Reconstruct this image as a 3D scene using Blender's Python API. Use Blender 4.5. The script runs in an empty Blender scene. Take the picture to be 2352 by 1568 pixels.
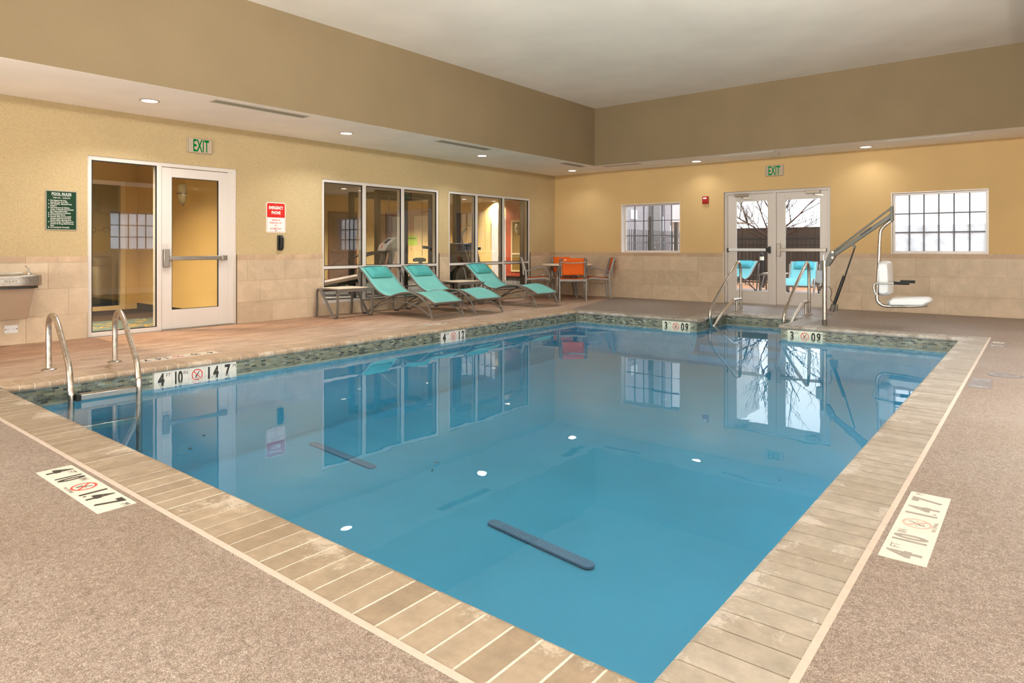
# Indoor hotel pool, built object by object (bpy 4.5)
EXPOSURE, SKY, LAMP, GYMP, FILL_UP, FILL_CEIL, SPREAD, FILL_WALL, FILL_TILT = 0.08, 3.4, 22.0, 90.0, 215.0, 3.0, 130, 112.0, 45
import bpy, bmesh, math, random
from mathutils import Vector, Matrix
random.seed(7)
SC = bpy.context.scene
COL = SC.collection

# ------------------------------------------------------------------ camera
F_PX, YAW, HY, CX, H = 1508.0, 0.678403, 569.5, 1176.0, 1.08
cam_d = bpy.data.cameras.new('camera')
cam_d.sensor_width = 36.0
cam_d.lens = F_PX / 2352.0 * 36.0
cam_d.shift_x = 0.0
cam_d.shift_y = -(784.0 - HY) / 2352.0
cam_d.clip_start = 0.05
cam_d.clip_end = 300
cam = bpy.data.objects.new('camera', cam_d)
COL.objects.link(cam)
cam.location = (0, 0, H)
cam.rotation_euler = (math.pi / 2, 0, YAW)
SC.camera = cam

# ------------------------------------------------------------------ view + world
SC.view_settings.view_transform = 'Standard'
SC.view_settings.look = 'None'
SC.view_settings.exposure = EXPOSURE
SC.view_settings.gamma = 1.0
SC.view_settings.use_curve_mapping = False
SC.cycles.max_bounces = 10
SC.cycles.diffuse_bounces = 5
SC.cycles.glossy_bounces = 4
SC.cycles.transmission_bounces = 6
SC.cycles.transparent_max_bounces = 16
SC.cycles.caustics_reflective = False
SC.cycles.caustics_refractive = False
SC.cycles.sample_clamp_indirect = 4.0

world = bpy.data.worlds.new('overcast_sky')
SC.world = world
world.use_nodes = True
wn = world.node_tree
wn.nodes.clear()
wo = wn.nodes.new('ShaderNodeOutputWorld')
wb = wn.nodes.new('ShaderNodeBackground')
wb.inputs['Color'].default_value = (0.93, 0.96, 1.0, 1)
wb.inputs['Strength'].default_value = SKY
wn.links.new(wb.outputs[0], wo.inputs[0])

# ------------------------------------------------------------------ projection (pixel -> world plane)
_F = Vector((-math.sin(YAW), math.cos(YAW), 0)); _R = Vector((math.cos(YAW), math.sin(YAW), 0))
def _ray(u, v): return _F * F_PX + _R * (u - CX) + Vector((0, 0, HY - v))
def FL(u, v, z=0.0):
    r = _ray(u, v); return Vector((0, 0, H)) + r * ((z - H) / r.z)
def PX(u, v, x):
    r = _ray(u, v); return Vector((0, 0, H)) + r * (x / r.x)
def PY(u, v, y):
    r = _ray(u, v); return Vector((0, 0, H)) + r * (y / r.y)

# ------------------------------------------------------------------ materials
def lin(c):
    return tuple((x / 12.92 if x <= 0.04045 else ((x + 0.055) / 1.055) ** 2.4) for x in [k / 255.0 for k in c]) + (1.0,)
MATS = {}
def new_mat(name):
    m = bpy.data.materials.new(name); m.use_nodes = True
    nt = m.node_tree; nt.nodes.clear()
    out = nt.nodes.new('ShaderNodeOutputMaterial')
    MATS[name] = m
    return m, nt, out
def principled(nt, out, rough=0.5, metal=0.0, spec=0.5):
    b = nt.nodes.new('ShaderNodeBsdfPrincipled')
    b.inputs['Roughness'].default_value = rough
    b.inputs['Metallic'].default_value = metal
    b.inputs['Specular IOR Level'].default_value = spec
    nt.links.new(b.outputs[0], out.inputs['Surface'])
    return b
def ramp(nt, fac, stops):
    r = nt.nodes.new('ShaderNodeValToRGB')
    e = r.color_ramp.elements
    while len(e) > 1: e.remove(e[-1])
    e[0].position = stops[0][0]; e[0].color = lin(stops[0][1])
    for p, c in stops[1:]:
        k = e.new(p); k.color = lin(c)
    nt.links.new(fac, r.inputs['Fac'])
    return r.outputs['Color']
def noise(nt, scale, detail=3, rough=0.5, stretch=None, coord='Object', dist=0.0):
    t = nt.nodes.new('ShaderNodeTexCoord')
    n = nt.nodes.new('ShaderNodeTexNoise')
    n.inputs['Scale'].default_value = scale; n.inputs['Detail'].default_value = detail
    n.inputs['Roughness'].default_value = rough; n.inputs['Distortion'].default_value = dist
    if coord == 'World':
        g = nt.nodes.new('ShaderNodeNewGeometry'); src = g.outputs['Position']
    else: src = t.outputs[coord]
    if stretch:
        mp = nt.nodes.new('ShaderNodeMapping'); mp.inputs['Scale'].default_value = stretch
        nt.links.new(src, mp.inputs['Vector']); src = mp.outputs[0]
    nt.links.new(src, n.inputs['Vector'])
    return n.outputs['Fac']
def mix(nt, fac, a, b, mode='MIX'):
    m = nt.nodes.new('ShaderNodeMix'); m.data_type = 'RGBA'; m.blend_type = mode
    if isinstance(fac, (int, float)): m.inputs[0].default_value = fac
    else: nt.links.new(fac, m.inputs[0])
    for i, x in ((6, a), (7, b)):
        if isinstance(x, tuple): m.inputs[i].default_value = x if len(x) == 4 else lin(x)
        else: nt.links.new(x, m.inputs[i])
    return m.outputs[2]
def math_n(nt, op, a, b=None, clamp=False):
    m = nt.nodes.new('ShaderNodeMath'); m.operation = op; m.use_clamp = clamp
    for i, x in ((0, a), (1, b)):
        if x is None: continue
        if isinstance(x, (int, float)): m.inputs[i].default_value = x
        else: nt.links.new(x, m.inputs[i])
    return m.outputs[0]
def bump(nt, b, h, strength=0.3, dist=0.002):
    n = nt.nodes.new('ShaderNodeBump'); n.inputs['Strength'].default_value = strength
    n.inputs['Distance'].default_value = dist
    nt.links.new(h, n.inputs['Height']); nt.links.new(n.outputs[0], b.inputs['Normal'])
def flat(name, c, rough=0.5, metal=0.0, spec=0.5, var=0.0, vscale=6, bmp=0.0, bscale=200, stretch=None):
    m, nt, out = new_mat(name); b = principled(nt, out, rough, metal, spec)
    if var:
        f = noise(nt, vscale, 3, stretch=stretch)
        lo = tuple(max(0, x * (1 - var)) for x in c); hi = tuple(min(255, x * (1 + var)) for x in c)
        nt.links.new(ramp(nt, f, [(0.3, lo), (0.7, hi)]), b.inputs['Base Color'])
    else: b.inputs['Base Color'].default_value = lin(c)
    if bmp: bump(nt, b, noise(nt, bscale, 2), bmp)
    return m
def emit(name, c, s):
    m, nt, out = new_mat(name); e = nt.nodes.new('ShaderNodeEmission')
    e.inputs[0].default_value = lin(c); e.inputs[1].default_value = s
    nt.links.new(e.outputs[0], out.inputs['Surface']); return m
def glass(name, tint=(250, 252, 250), refl=1.0, haze=0.0, hazec=(240, 244, 246)):
    m, nt, out = new_mat(name)
    tr = nt.nodes.new('ShaderNodeBsdfTransparent'); tr.inputs[0].default_value = lin(tint)
    gl = nt.nodes.new('ShaderNodeBsdfGlossy'); gl.inputs['Roughness'].default_value = 0.0
    fr = nt.nodes.new('ShaderNodeFresnel'); fr.inputs['IOR'].default_value = 1.5
    gb = nt.nodes.new('ShaderNodeNewGeometry')
    f = math_n(nt, 'MULTIPLY', fr.outputs[0], refl, True)
    f = math_n(nt, 'MULTIPLY', f, math_n(nt, 'SUBTRACT', 1.0, gb.outputs['Backfacing']))
    mx = nt.nodes.new('ShaderNodeMixShader')
    nt.links.new(f, mx.inputs[0]); nt.links.new(tr.outputs[0], mx.inputs[1]); nt.links.new(gl.outputs[0], mx.inputs[2])
    last = mx.outputs[0]
    if haze:
        tl = nt.nodes.new('ShaderNodeBsdfTranslucent'); tl.inputs[0].default_value = lin(hazec)
        m2 = nt.nodes.new('ShaderNodeMixShader')
        hz = noise(nt, 2.2, 4, 0.6, coord='World')
        hf = math_n(nt, 'MULTIPLY', hz, haze * 2, True)
        nt.links.new(hf, m2.inputs[0]); nt.links.new(last, m2.inputs[1]); nt.links.new(tl.outputs[0], m2.inputs[2]); last = m2.outputs[0]
    nt.links.new(last, out.inputs['Surface']); return m

# walls
def wall_paint(name, c, bstr=0.25, bsc=170, var=0.02, spk=0.035):
    m, nt, out = new_mat(name); b = principled(nt, out, 0.75, 0, 0.25)
    f = noise(nt, 1.3, 2, coord='World'); g = noise(nt, bsc * 0.55, 2, 0.7, coord='World')
    lo = tuple(x * (1 - var) for x in c); hi = tuple(min(255, x * (1 + var)) for x in c)
    c1 = ramp(nt, f, [(0.3, lo), (0.7, hi)])
    c2 = ramp(nt, g, [(0.3, tuple(int(255 * (1 - spk * 2)) for _ in 'abc')), (0.7, (255, 255, 255))])
    nt.links.new(mix(nt, 1.0, c1, c2, 'MULTIPLY'), b.inputs['Base Color'])
    bump(nt, b, noise(nt, bsc, 3, coord='World'), bstr, 0.003)
    return m
wall_paint('paint_yellow_textured', (192, 170, 128), 0.5, 150, spk=0.05)
wall_paint('paint_yellow_smooth', (203, 172, 120), 0.08, 150, spk=0.0)
wall_paint('paint_soffit', (249, 241, 230), 0.06, 120, spk=0.0)
wall_paint('paint_taupe', (132, 114, 86), 0.1, 140, spk=0.01)
wall_paint('paint_ceiling', (240, 230, 215), 0.06, 120, spk=0.0)
wall_paint('paint_gym', (224, 190, 120), 0.1, 120, spk=0.0)
wall_paint('paint_corridor', (214, 180, 118), 0.1, 120, spk=0.0)
wall_paint('paint_olive', (150, 122, 62), 0.1, 120, spk=0.0)
flat('grout_wall', (168, 152, 128), 0.9, 0, 0.1)
def stone(name, c, var=0.06, rough=0.42):
    m, nt, out = new_mat(name); b = principled(nt, out, rough, 0, 0.4)
    oi = nt.nodes.new('ShaderNodeObjectInfo')
    f = noise(nt, 5, 5, 0.6, coord='World', dist=0.8)
    lo = tuple(x * (1 - var) for x in c); hi = tuple(min(255, x * (1 + var)) for x in c)
    c1 = ramp(nt, f, [(0.3, lo), (0.55, c), (0.75, hi)])
    v = noise(nt, 11, 6, 0.7, coord='World', dist=2.2)
    vein = ramp(nt, v, [(0.47, (255, 255, 255)), (0.5, (226, 208, 184)), (0.53, (255, 255, 255))])
    c2 = mix(nt, 0.35, c1, vein, 'MULTIPLY')
    rr = ramp(nt, oi.outputs['Random'], [(0, (238, 236, 234)), (1, (255, 255, 255))])
    nt.links.new(mix(nt, 1.0, c2, rr, 'MULTIPLY'), b.inputs['Base Color'])
    return m
stone('wall_stone', (204, 184, 157))
stone('wall_stone_cap', (192, 165, 136))
# pebble deck
m, nt, out = new_mat('pebble_deck'); b = principled(nt, out, 0.48, 0, 0.7)
g = nt.nodes.new('ShaderNodeNewGeometry')
def pebble(scale, stops):
    vo = nt.nodes.new('ShaderNodeTexVoronoi'); vo.inputs['Scale'].default_value = scale
    nt.links.new(g.outputs['Position'], vo.inputs['Vector'])
    sp = nt.nodes.new('ShaderNodeSeparateColor'); nt.links.new(vo.outputs['Color'], sp.inputs[0])
    return ramp(nt, sp.outputs[0], stops), vo.outputs['Distance']
c1, d1 = pebble(430, [(0.0, (94, 86, 81)), (0.3, (134, 126, 120)), (0.6, (157, 149, 144)), (0.85, (175, 167, 161)), (1.0, (208, 201, 194))])
c2, d2 = pebble(190, [(0.0, (206, 190, 176)), (0.5, (238, 230, 222)), (1.0, (255, 252, 248))])
c3, d3 = pebble(62, [(0.0, (196, 186, 176)), (0.35, (234, 228, 222)), (0.8, (255, 252, 250)), (1.0, (255, 255, 255))])
pb = mix(nt, 0.75, mix(nt, 0.6, c1, c3, 'MULTIPLY'), c2, 'MULTIPLY')
big = ramp(nt, noise(nt, 0.9, 3, coord='World'), [(0.3, (236, 228, 222)), (0.7, (255, 255, 255))])
nt.links.new(mix(nt, 1.0, pb, big, 'MULTIPLY'), b.inputs['Base Color'])
bump(nt, b, d1, 0.35, 0.004)
# stamped brown deck
m, nt, out = new_mat('stamped_deck'); b = principled(nt, out, 0.5, 0, 0.35)
f1 = noise(nt, 3.2, 6, 0.62, stretch=(2.6, 0.7, 1), coord='World', dist=0.6)
f2 = noise(nt, 26, 5, 0.7, stretch=(2.2, 0.8, 1), coord='World')
cA = ramp(nt, f1, [(0.28, (156, 132, 114)), (0.5, (194, 172, 152)), (0.72, (222, 204, 186))])
cB = ramp(nt, f2, [(0.3, (214, 202, 192)), (0.7, (255, 255, 255))])
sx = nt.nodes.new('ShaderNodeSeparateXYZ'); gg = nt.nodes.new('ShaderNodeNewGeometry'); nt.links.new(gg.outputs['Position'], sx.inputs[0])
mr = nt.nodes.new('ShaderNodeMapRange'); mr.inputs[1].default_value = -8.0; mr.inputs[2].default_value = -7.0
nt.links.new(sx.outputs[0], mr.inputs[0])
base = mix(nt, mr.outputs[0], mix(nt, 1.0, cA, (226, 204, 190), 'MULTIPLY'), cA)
nt.links.new(mix(nt, 1.0, base, cB, 'MULTIPLY'), b.inputs['Base Color'])
bump(nt, b, f2, 0.35, 0.006)
# coping
def coping(name, c, chalk, amount):
    m, nt, out = new_mat(name); b = principled(nt, out, 0.45, 0, 0.4)
    oi = nt.nodes.new('ShaderNodeObjectInfo')
    f = noise(nt, 14, 5, 0.65, coord='World')
    lo = tuple(x * 0.9 for x in c); hi = tuple(min(255, x * 1.08) for x in c)
    c1 = ramp(nt, f, [(0.3, lo), (0.7, hi)])
    rr = ramp(nt, oi.outputs['Random'], [(0, (226, 222, 218)), (1, (255, 255, 255))])
    c1 = mix(nt, 1.0, c1, rr, 'MULTIPLY')
    tc = nt.nodes.new('ShaderNodeTexCoord'); sp = nt.nodes.new('ShaderNodeSeparateXYZ'); nt.links.new(tc.outputs['Object'], sp.inputs[0])
    mr = nt.nodes.new('ShaderNodeMapRange'); mr.inputs[1].default_value = 0.16; mr.inputs[2].default_value = 0.0
    nt.links.new(sp.outputs[0], mr.inputs[0])
    patch = noise(nt, 3.2, 5, 0.75, coord='World', dist=0.5); fine = noise(nt, 90, 4, 0.8, coord='World')
    s = math_n(nt, 'ADD', patch, math_n(nt, 'MULTIPLY', mr.outputs[0], 0.13))
    s = math_n(nt, 'ADD', s, math_n(nt, 'MULTIPLY', math_n(nt, 'SUBTRACT', fine, 0.5), 0.28))
    mk = nt.nodes.new('ShaderNodeMapRange'); mk.inputs[1].default_value = amount; mk.inputs[2].default_value = amount + 0.09
    nt.links.new(s, mk.inputs[0])
    fac = math_n(nt, 'MULTIPLY', mk.outputs[0], 0.6, True)
    nt.links.new(mix(nt, fac, c1, chalk), b.inputs['Base Color'])
    bump(nt, b, f, 0.2, 0.002)
    return m
coping('coping_brown', (184, 162, 138), (228, 214, 196), 0.66)
coping('coping_near', (152, 138, 120), (206, 197, 182), 0.62)
coping('coping_right', (160, 153, 142), (200, 195, 188), 0.60)
flat('mortar_grey', (168, 156, 142), 0.9, 0, 0.1, var=0.06, vscale=60, bmp=0.5, bscale=220)
flat('mortar', (210, 204, 194), 0.9, 0, 0.1, var=0.06, vscale=60, bmp=0.5, bscale=220)
flat('sealant_strip', (190, 176, 164), 0.6, 0, 0.3, var=0.03, vscale=20)
# mosaic
MOS = [(0.0, (54, 60, 60)), (0.12, (76, 84, 82)), (0.3, (116, 126, 112)), (0.48, (146, 144, 120)), (0.62, (122, 140, 134)), (0.76, (162, 168, 146)), (0.88, (96, 104, 104)), (1.0, (184, 194, 178))]
for nm in ('mosaic_each', 'mosaic_island'):
    m, nt, out = new_mat(nm); b = principled(nt, out, 0.22, 0, 0.5)
    if nm == 'mosaic_each': r = nt.nodes.new('ShaderNodeObjectInfo').outputs['Random']
    else: r = nt.nodes.new('ShaderNodeNewGeometry').outputs['Random Per Island']
    cc = ramp(nt, r, MOS)
    ff = ramp(nt, noise(nt, 60, 4, 0.7, coord='World'), [(0.3, (206, 206, 206)), (0.7, (255, 255, 255))])
    nt.links.new(mix(nt, 1.0, cc, ff, 'MULTIPLY'), b.inputs['Base Color'])
flat('mosaic_grout', (172, 174, 158), 0.8, 0, 0.2)
flat('pool_plaster', (74, 152, 188), 0.6, 0, 0.3, var=0.025, vscale=1.4)
flat('tile_white', (236, 234, 226), 0.25, 0, 0.5)
flat('tile_green_white', (222, 230, 212), 0.25, 0, 0.5)
flat('tile_cream', (226, 220, 208), 0.3, 0, 0.5)
flat('tile_worn', (118, 111, 110), 0.35, 0, 0.4, var=0.06, vscale=40)
flat('ink_black', (42, 40, 34), 0.5)
flat('ink_faded', (142, 136, 130), 0.6)
flat('ink_red', (222, 62, 52), 0.5)
flat('ink_red_faded', (226, 168, 156), 0.6)
flat('steel', (206, 202, 196), 0.22, 1.0, var=0.03, vscale=30)
flat('steel_worn', (196, 188, 178), 0.3, 1.0, var=0.12, vscale=25)
flat('steel_brushed', (170, 163, 154), 0.36, 1.0, var=0.04, vscale=40)
flat('alu_white', (214, 206, 198), 0.42, 0.0, 0.4)
flat('alu_frame', (206, 198, 190), 0.4, 0.15, 0.4)
flat('alu_satin', (160, 150, 138), 0.35, 0.85)
flat('furniture_grey', (124, 117, 110), 0.4, 0.45)
flat('bar_grey', (92, 92, 96), 0.5)
flat('chrome', (225, 225, 225), 0.08, 1.0)
flat('black_plastic', (26, 26, 26), 0.4)
flat('black_metal', (34, 33, 33), 0.4, 0.3)
flat('dark_gasket', (30, 28, 26), 0.7)
flat('rubber', (30, 30, 30), 0.8)
flat('white_plastic', (226, 228, 228), 0.28, 0, 0.5)
flat('grey_box', (150, 156, 162), 0.4)
flat('fabric_teal', (118, 186, 180), 0.8, 0, 0.1, bmp=0.3, bscale=500, var=0.02)
flat('fabric_teal_cushion', (84, 166, 164), 0.8, 0, 0.1, bmp=0.3, bscale=500)
flat('fabric_aqua', (112, 178, 186), 0.8, 0, 0.1, bmp=0.2, bscale=500)
flat('fabric_aqua_cushion', (76, 160, 174), 0.8, 0, 0.1)
flat('fabric_orange', (222, 98, 32), 0.75, 0, 0.15, bmp=0.3, bscale=500)
flat('tabletop_beige', (224, 206, 180), 0.4, 0, 0.4, var=0.03, vscale=20)
flat('sign_green', (22, 54, 34), 0.6, 0, 0.15)
flat('lift_grey', (92, 92, 86), 0.5, 0.35)
flat('sign_silver', (150, 146, 132), 0.4, 0.5)
flat('sign_red', (196, 40, 30), 0.55, 0, 0.2)
flat('sign_white', (236, 226, 218), 0.4)
flat('print_white', (232, 230, 220), 0.6)
flat('exit_housing', (176, 160, 138), 0.5)
emit('exit_green', (0, 140, 62), 0.62)
flat('alarm_red', (160, 26, 22), 0.35)
flat('fountain_grey', (160, 138, 118), 0.6, 0.0, 0.3, bmp=0.1, bscale=400)
flat('brown_door', (128, 98, 78), 0.5)
flat('bronze_frame', (48, 38, 30), 0.45)
flat('frame_cream', (226, 200, 150), 0.5)
flat('rust', (120, 70, 44), 0.8, var=0.2, vscale=60)
flat('gym_floor', (70, 66, 62), 0.7)
flat('baseboard_dark', (46, 42, 38), 0.6)
flat('gym_grey', (150, 146, 140), 0.4)
flat('upholstery', (196, 178, 166), 0.6)
flat('red_wall', (178, 74, 40), 0.8, var=0.08, vscale=12)
flat('lime', (178, 205, 40), 0.6)
flat('screen_dark', (44, 48, 70), 0.2)
flat('concrete_patio', (172, 154, 148), 0.8, 0, 0.2, var=0.05, vscale=2)
flat('gravel_orange', (190, 142, 110), 0.9, 0, 0.1, var=0.12, vscale=30, bmp=0.6, bscale=60)
flat('far_ground', (150, 142, 130), 0.9, 0, 0.1, var=0.08, vscale=1)
flat('panel_taupe', (72, 64, 58), 0.75, 0, 0.2, var=0.05, vscale=3)
flat('panel_grey', (132, 136, 144), 0.7)
flat('building_grey', (172, 165, 169), 0.8, 0, 0.2, var=0.02)
flat('building_grey_dark', (138, 132, 131), 0.8)
flat('building_white', (226, 226, 226), 0.8)
flat('hill_grass', (150, 138, 112), 0.95, 0, 0.05, var=0.12, vscale=3)
flat('bark', (84, 64, 56), 0.85, 0, 0.1, var=0.12, vscale=20)
flat('evergreen', (86, 88, 56), 0.9, 0, 0.1, var=0.2, vscale=3)
flat('leaf_dead', (48, 48, 40), 0.8)
flat('fence_black', (34, 34, 36), 0.45, 0.2)
flat('fence_grey', (116, 111, 111), 0.5, 0.1)
flat('carpet_teal', (78, 96, 96), 0.95, 0, 0.05, var=0.15, vscale=8)
flat('carpet_yellow', (170, 138, 66), 0.95, 0, 0.05)
flat('carpet_dark', (56, 44, 34), 0.9, 0, 0.1, var=0.15, vscale=12)
flat('slot_dark', (96, 118, 150), 0.6)
flat('slot_bar', (126, 146, 172), 0.5)
flat('reed_dark', (90, 84, 76), 0.6)
flat('vent_grey', (176, 166, 144), 0.5)
flat('vent_dark', (52, 46, 36), 0.8)
flat('trim_ring', (196, 176, 166), 0.3, 0.4)
emit('lamp_lens', (255, 244, 228), 9.0)
flat('sconce_shade', (214, 206, 170), 0.35, 0.3)
glass('glass_clear', (244, 245, 242), 4.5)
glass('glass_gym', (240, 236, 228), 4.0)
glass('glass_door', (242, 244, 244), 1.2)
glass('glass_foggy', (248, 250, 252), 0.6, 0.5)
# water
m, nt, out = new_mat('water')
tr = nt.nodes.new('ShaderNodeBsdfTransparent'); tr.inputs[0].default_value = (1, 1, 1, 1)
gl = nt.nodes.new('ShaderNodeBsdfGlossy'); gl.inputs['Roughness'].default_value = 0.0
fr = nt.nodes.new('ShaderNodeFresnel'); fr.inputs['IOR'].default_value = 1.5
geo = nt.nodes.new('ShaderNodeNewGeometry')
mp = nt.nodes.new('ShaderNodeMapping'); mp.inputs['Scale'].default_value = (1, 1, 1)
nt.links.new(geo.outputs['Position'], mp.inputs['Vector'])
nz = nt.nodes.new('ShaderNodeTexNoise'); nz.inputs['Scale'].default_value = 2.2; nz.inputs['Detail'].default_value = 2.5
nt.links.new(mp.outputs[0], nz.inputs['Vector'])
bp = nt.nodes.new('ShaderNodeBump'); bp.inputs['Strength'].default_value = 0.11; bp.inputs['Distance'].default_value = 0.008
nt.links.new(nz.outputs['Fac'], bp.inputs['Height'])
nt.links.new(bp.outputs[0], gl.inputs['Normal']); nt.links.new(bp.outputs[0], fr.inputs['Normal'])
mx = nt.nodes.new('ShaderNodeMixShader')
ff = math_n(nt, 'MULTIPLY', fr.outputs[0], math_n(nt, 'SUBTRACT', 1.0, geo.outputs['Backfacing']), True)
nt.links.new(ff, mx.inputs[0]); nt.links.new(tr.outputs[0], mx.inputs[1]); nt.links.new(gl.outputs[0], mx.inputs[2])
nt.links.new(mx.outputs[0], out.inputs['Surface'])
va = nt.nodes.new('ShaderNodeVolumeAbsorption'); va.inputs['Color'].default_value = (0.22, 0.78, 0.90, 1); va.inputs['Density'].default_value = 0.35
nt.links.new(va.outputs[0], out.inputs['Volume'])

# ------------------------------------------------------------------ mesh builder
class MB:
    def __init__(s): s.v = []; s.f = []
    def add(s, vs, fs):
        o = len(s.v); s.v += [tuple(x) for x in vs]; s.f += [tuple(i + o for i in f) for f in fs]; return s
    def box(s, c, d, rot=None):
        hx, hy, hz = d[0] / 2, d[1] / 2, d[2] / 2
        vs = [Vector((x, y, z)) for x in (-hx, hx) for y in (-hy, hy) for z in (-hz, hz)]
        if rot is not None: vs = [rot @ v for v in vs]
        c = Vector(c)
        return s.add([v + c for v in vs], [(0, 1, 3, 2), (4, 6, 7, 5), (0, 4, 5, 1), (2, 3, 7, 6), (0, 2, 6, 4), (1, 5, 7, 3)])
    def bx(s, x0, x1, y0, y1, z0, z1):
        return s.box(((x0 + x1) / 2, (y0 + y1) / 2, (z0 + z1) / 2), (abs(x1 - x0), abs(y1 - y0), abs(z1 - z0)))
    def quad(s, a, b, c, d): return s.add([a, b, c, d], [(0, 1, 2, 3)])
    def poly(s, pts): return s.add(pts, [tuple(range(len(pts)))])
    def prism(s, pts, ext):
        n = len(pts); e = Vector(ext); pts = [Vector(p) for p in pts]
        fs = [tuple(range(n - 1, -1, -1)), tuple(range(n, 2 * n))] + [(i, (i + 1) % n, n + (i + 1) % n, n + i) for i in range(n)]
        return s.add(pts + [p + e for p in pts], fs)
    def sweep(s, pts, prof, side=None, closed=False, cap=True):
        """prof: list of (a,b) in the frame (side, normal)."""
        pts = [Vector(p) for p in pts]; n = len(pts); k = len(prof); vs = []
        up = Vector(side) if side is not None else None
        prevn = None
        for i, p in enumerate(pts):
            if closed: t = (pts[(i + 1) % n] - pts[i - 1])
            elif i == 0: t = pts[1] - p
            elif i == n - 1: t = p - pts[i - 1]
            else: t = (pts[i + 1] - p).normalized() + (p - pts[i - 1]).normalized()
            t.normalize()
            if up is not None:
                a = (up - t * up.dot(t)).normalized()
            else:
                if prevn is None:
                    r = Vector((0, 0, 1)) if abs(t.z) < 0.9 else Vector((1, 0, 0))
                    a = r.cross(t).normalized()
                else: a = (prevn - t * prevn.dot(t)).normalized()
                prevn = a
            b = t.cross(a)
            for (x, y) in prof: vs.append(p + a * x + b * y)
        fs = []
        m_ = n if closed else n - 1
        for i in range(m_):
            for j in range(k):
                a0 = i * k + j; a1 = i * k + (j + 1) % k; i2 = (i + 1) % n
                fs.append((a0, a1, i2 * k + (j + 1) % k, i2 * k + j))
        if cap and not closed:
            fs.append(tuple(range(k - 1, -1, -1))); fs.append(tuple((n - 1) * k + j for j in range(k)))
        return s.add(vs, fs)
    def tube(s, pts, r, k=10, closed=False):
        return s.sweep(pts, [(r * math.cos(2 * math.pi * j / k), r * math.sin(2 * math.pi * j / k)) for j in range(k)], closed=closed)
    def bar(s, pts, w, t, side):
        return s.sweep(pts, [(-w / 2, -t / 2), (w / 2, -t / 2), (w / 2, t / 2), (-w / 2, t / 2)], side=side)
    def cyl(s, a, b, r, k=14, r2=None):
        a = Vector(a); b = Vector(b); t = (b - a).normalized(); r2 = r if r2 is None else r2
        q = Vector((0, 0, 1)) if abs(t.z) < 0.9 else Vector((1, 0, 0)); u = q.cross(t).normalized(); w = t.cross(u)
        vs = [a + (u * math.cos(2 * math.pi * j / k) + w * math.sin(2 * math.pi * j / k)) * r for j in range(k)] + \
             [b + (u * math.cos(2 * math.pi * j / k) + w * math.sin(2 * math.pi * j / k)) * r2 for j in range(k)]
        return s.add(vs, [tuple(range(k - 1, -1, -1)), tuple(range(k, 2 * k))] + [(j, (j + 1) % k, k + (j + 1) % k, k + j) for j in range(k)])
    def lathe(s, prof, c=(0, 0, 0), k=20, axis='z'):
        vs = []; c = Vector(c)
        for (r, h) in prof:
            for j in range(k):
                a = 2 * math.pi * j / k; p = Vector((r * math.cos(a), r * math.sin(a), h))
                if axis == 'x': p = Vector((p.z, p.x, p.y))
                if axis == 'y': p = Vector((p.y, p.z, p.x))
                vs.append(c + p)
        n = len(prof)
        fs = [(i * k + j, i * k + (j + 1) % k, (i + 1) * k + (j + 1) % k, (i + 1) * k + j) for i in range(n - 1) for j in range(k)]
        fs += [tuple(range(k - 1, -1, -1)), tuple((n - 1) * k + j for j in range(k))]
        return s.add(vs, fs)
    def mesh(s, name, smooth=True, ang=0.7):
        me = bpy.data.meshes.new(name); me.from_pydata(s.v, [], s.f); me.validate(); me.update()
        bm = bmesh.new(); bm.from_mesh(me); bmesh.ops.recalc_face_normals(bm, faces=bm.faces); bm.to_mesh(me); bm.free()
        if smooth:
            me.polygons.foreach_set('use_smooth', [True] * len(me.polygons)); me.set_sharp_from_angle(angle=ang)
        return me
    def build(s, name, mat, parent=None, smooth=True, bevel=0, seg=2, ang=0.7, kind=None):
        return link(name, s.mesh(name, smooth, ang), mat, parent, bevel, seg, kind)
def link(name, me, mat, parent=None, bevel=0, seg=2, kind=None):
    o = bpy.data.objects.new(name, me); COL.objects.link(o)
    if mat:
        if not me.materials: me.materials.append(MATS[mat])
    if parent is not None: o.parent = parent
    if bevel:
        md = o.modifiers.new('bevel', 'BEVEL'); md.width = bevel; md.segments = seg; md.limit_method = 'ANGLE'; md.angle_limit = 0.6
    if kind: o['kind'] = kind
    return o
def empty(name, loc=(0, 0, 0), rz=0.0, kind=None):
    o = bpy.data.objects.new(name, None); COL.objects.link(o); o.location = loc; o.rotation_euler = (0, 0, rz)
    o.empty_display_size = 0.1
    if kind: o['kind'] = kind
    return o
def tag(o, label, cat, group=None):
    o['label'] = label; o['category'] = cat
    if group: o['group'] = group
    return o
def copy_tree(o, parent=None):
    c = o.copy(); COL.objects.link(c)
    if parent is not None: c.parent = parent
    for ch in list(o.children): copy_tree(ch, c)
    return c
def spline(pts, n=6, closed=False):
    """Catmull-Rom resample."""
    P = [Vector(p) for p in pts]; out = []
    m_ = len(P) if closed else len(P) - 1
    for i in range(m_):
        if closed: p0, p1, p2, p3 = P[i - 1], P[i], P[(i + 1) % len(P)], P[(i + 2) % len(P)]
        else:
            p1, p2 = P[i], P[i + 1]
            p0 = P[i - 1] if i > 0 else p1 * 2 - p2; p3 = P[i + 2] if i + 2 < len(P) else p2 * 2 - p1
        for j in range(n):
            t = j / n
            out.append(0.5 * ((2 * p1) + (-p0 + p2) * t + (2 * p0 - 5 * p1 + 4 * p2 - p3) * t * t + (-p0 + 3 * p1 - 3 * p2 + p3) * t ** 3))
    if not closed: out.append(P[-1])
    return out
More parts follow.
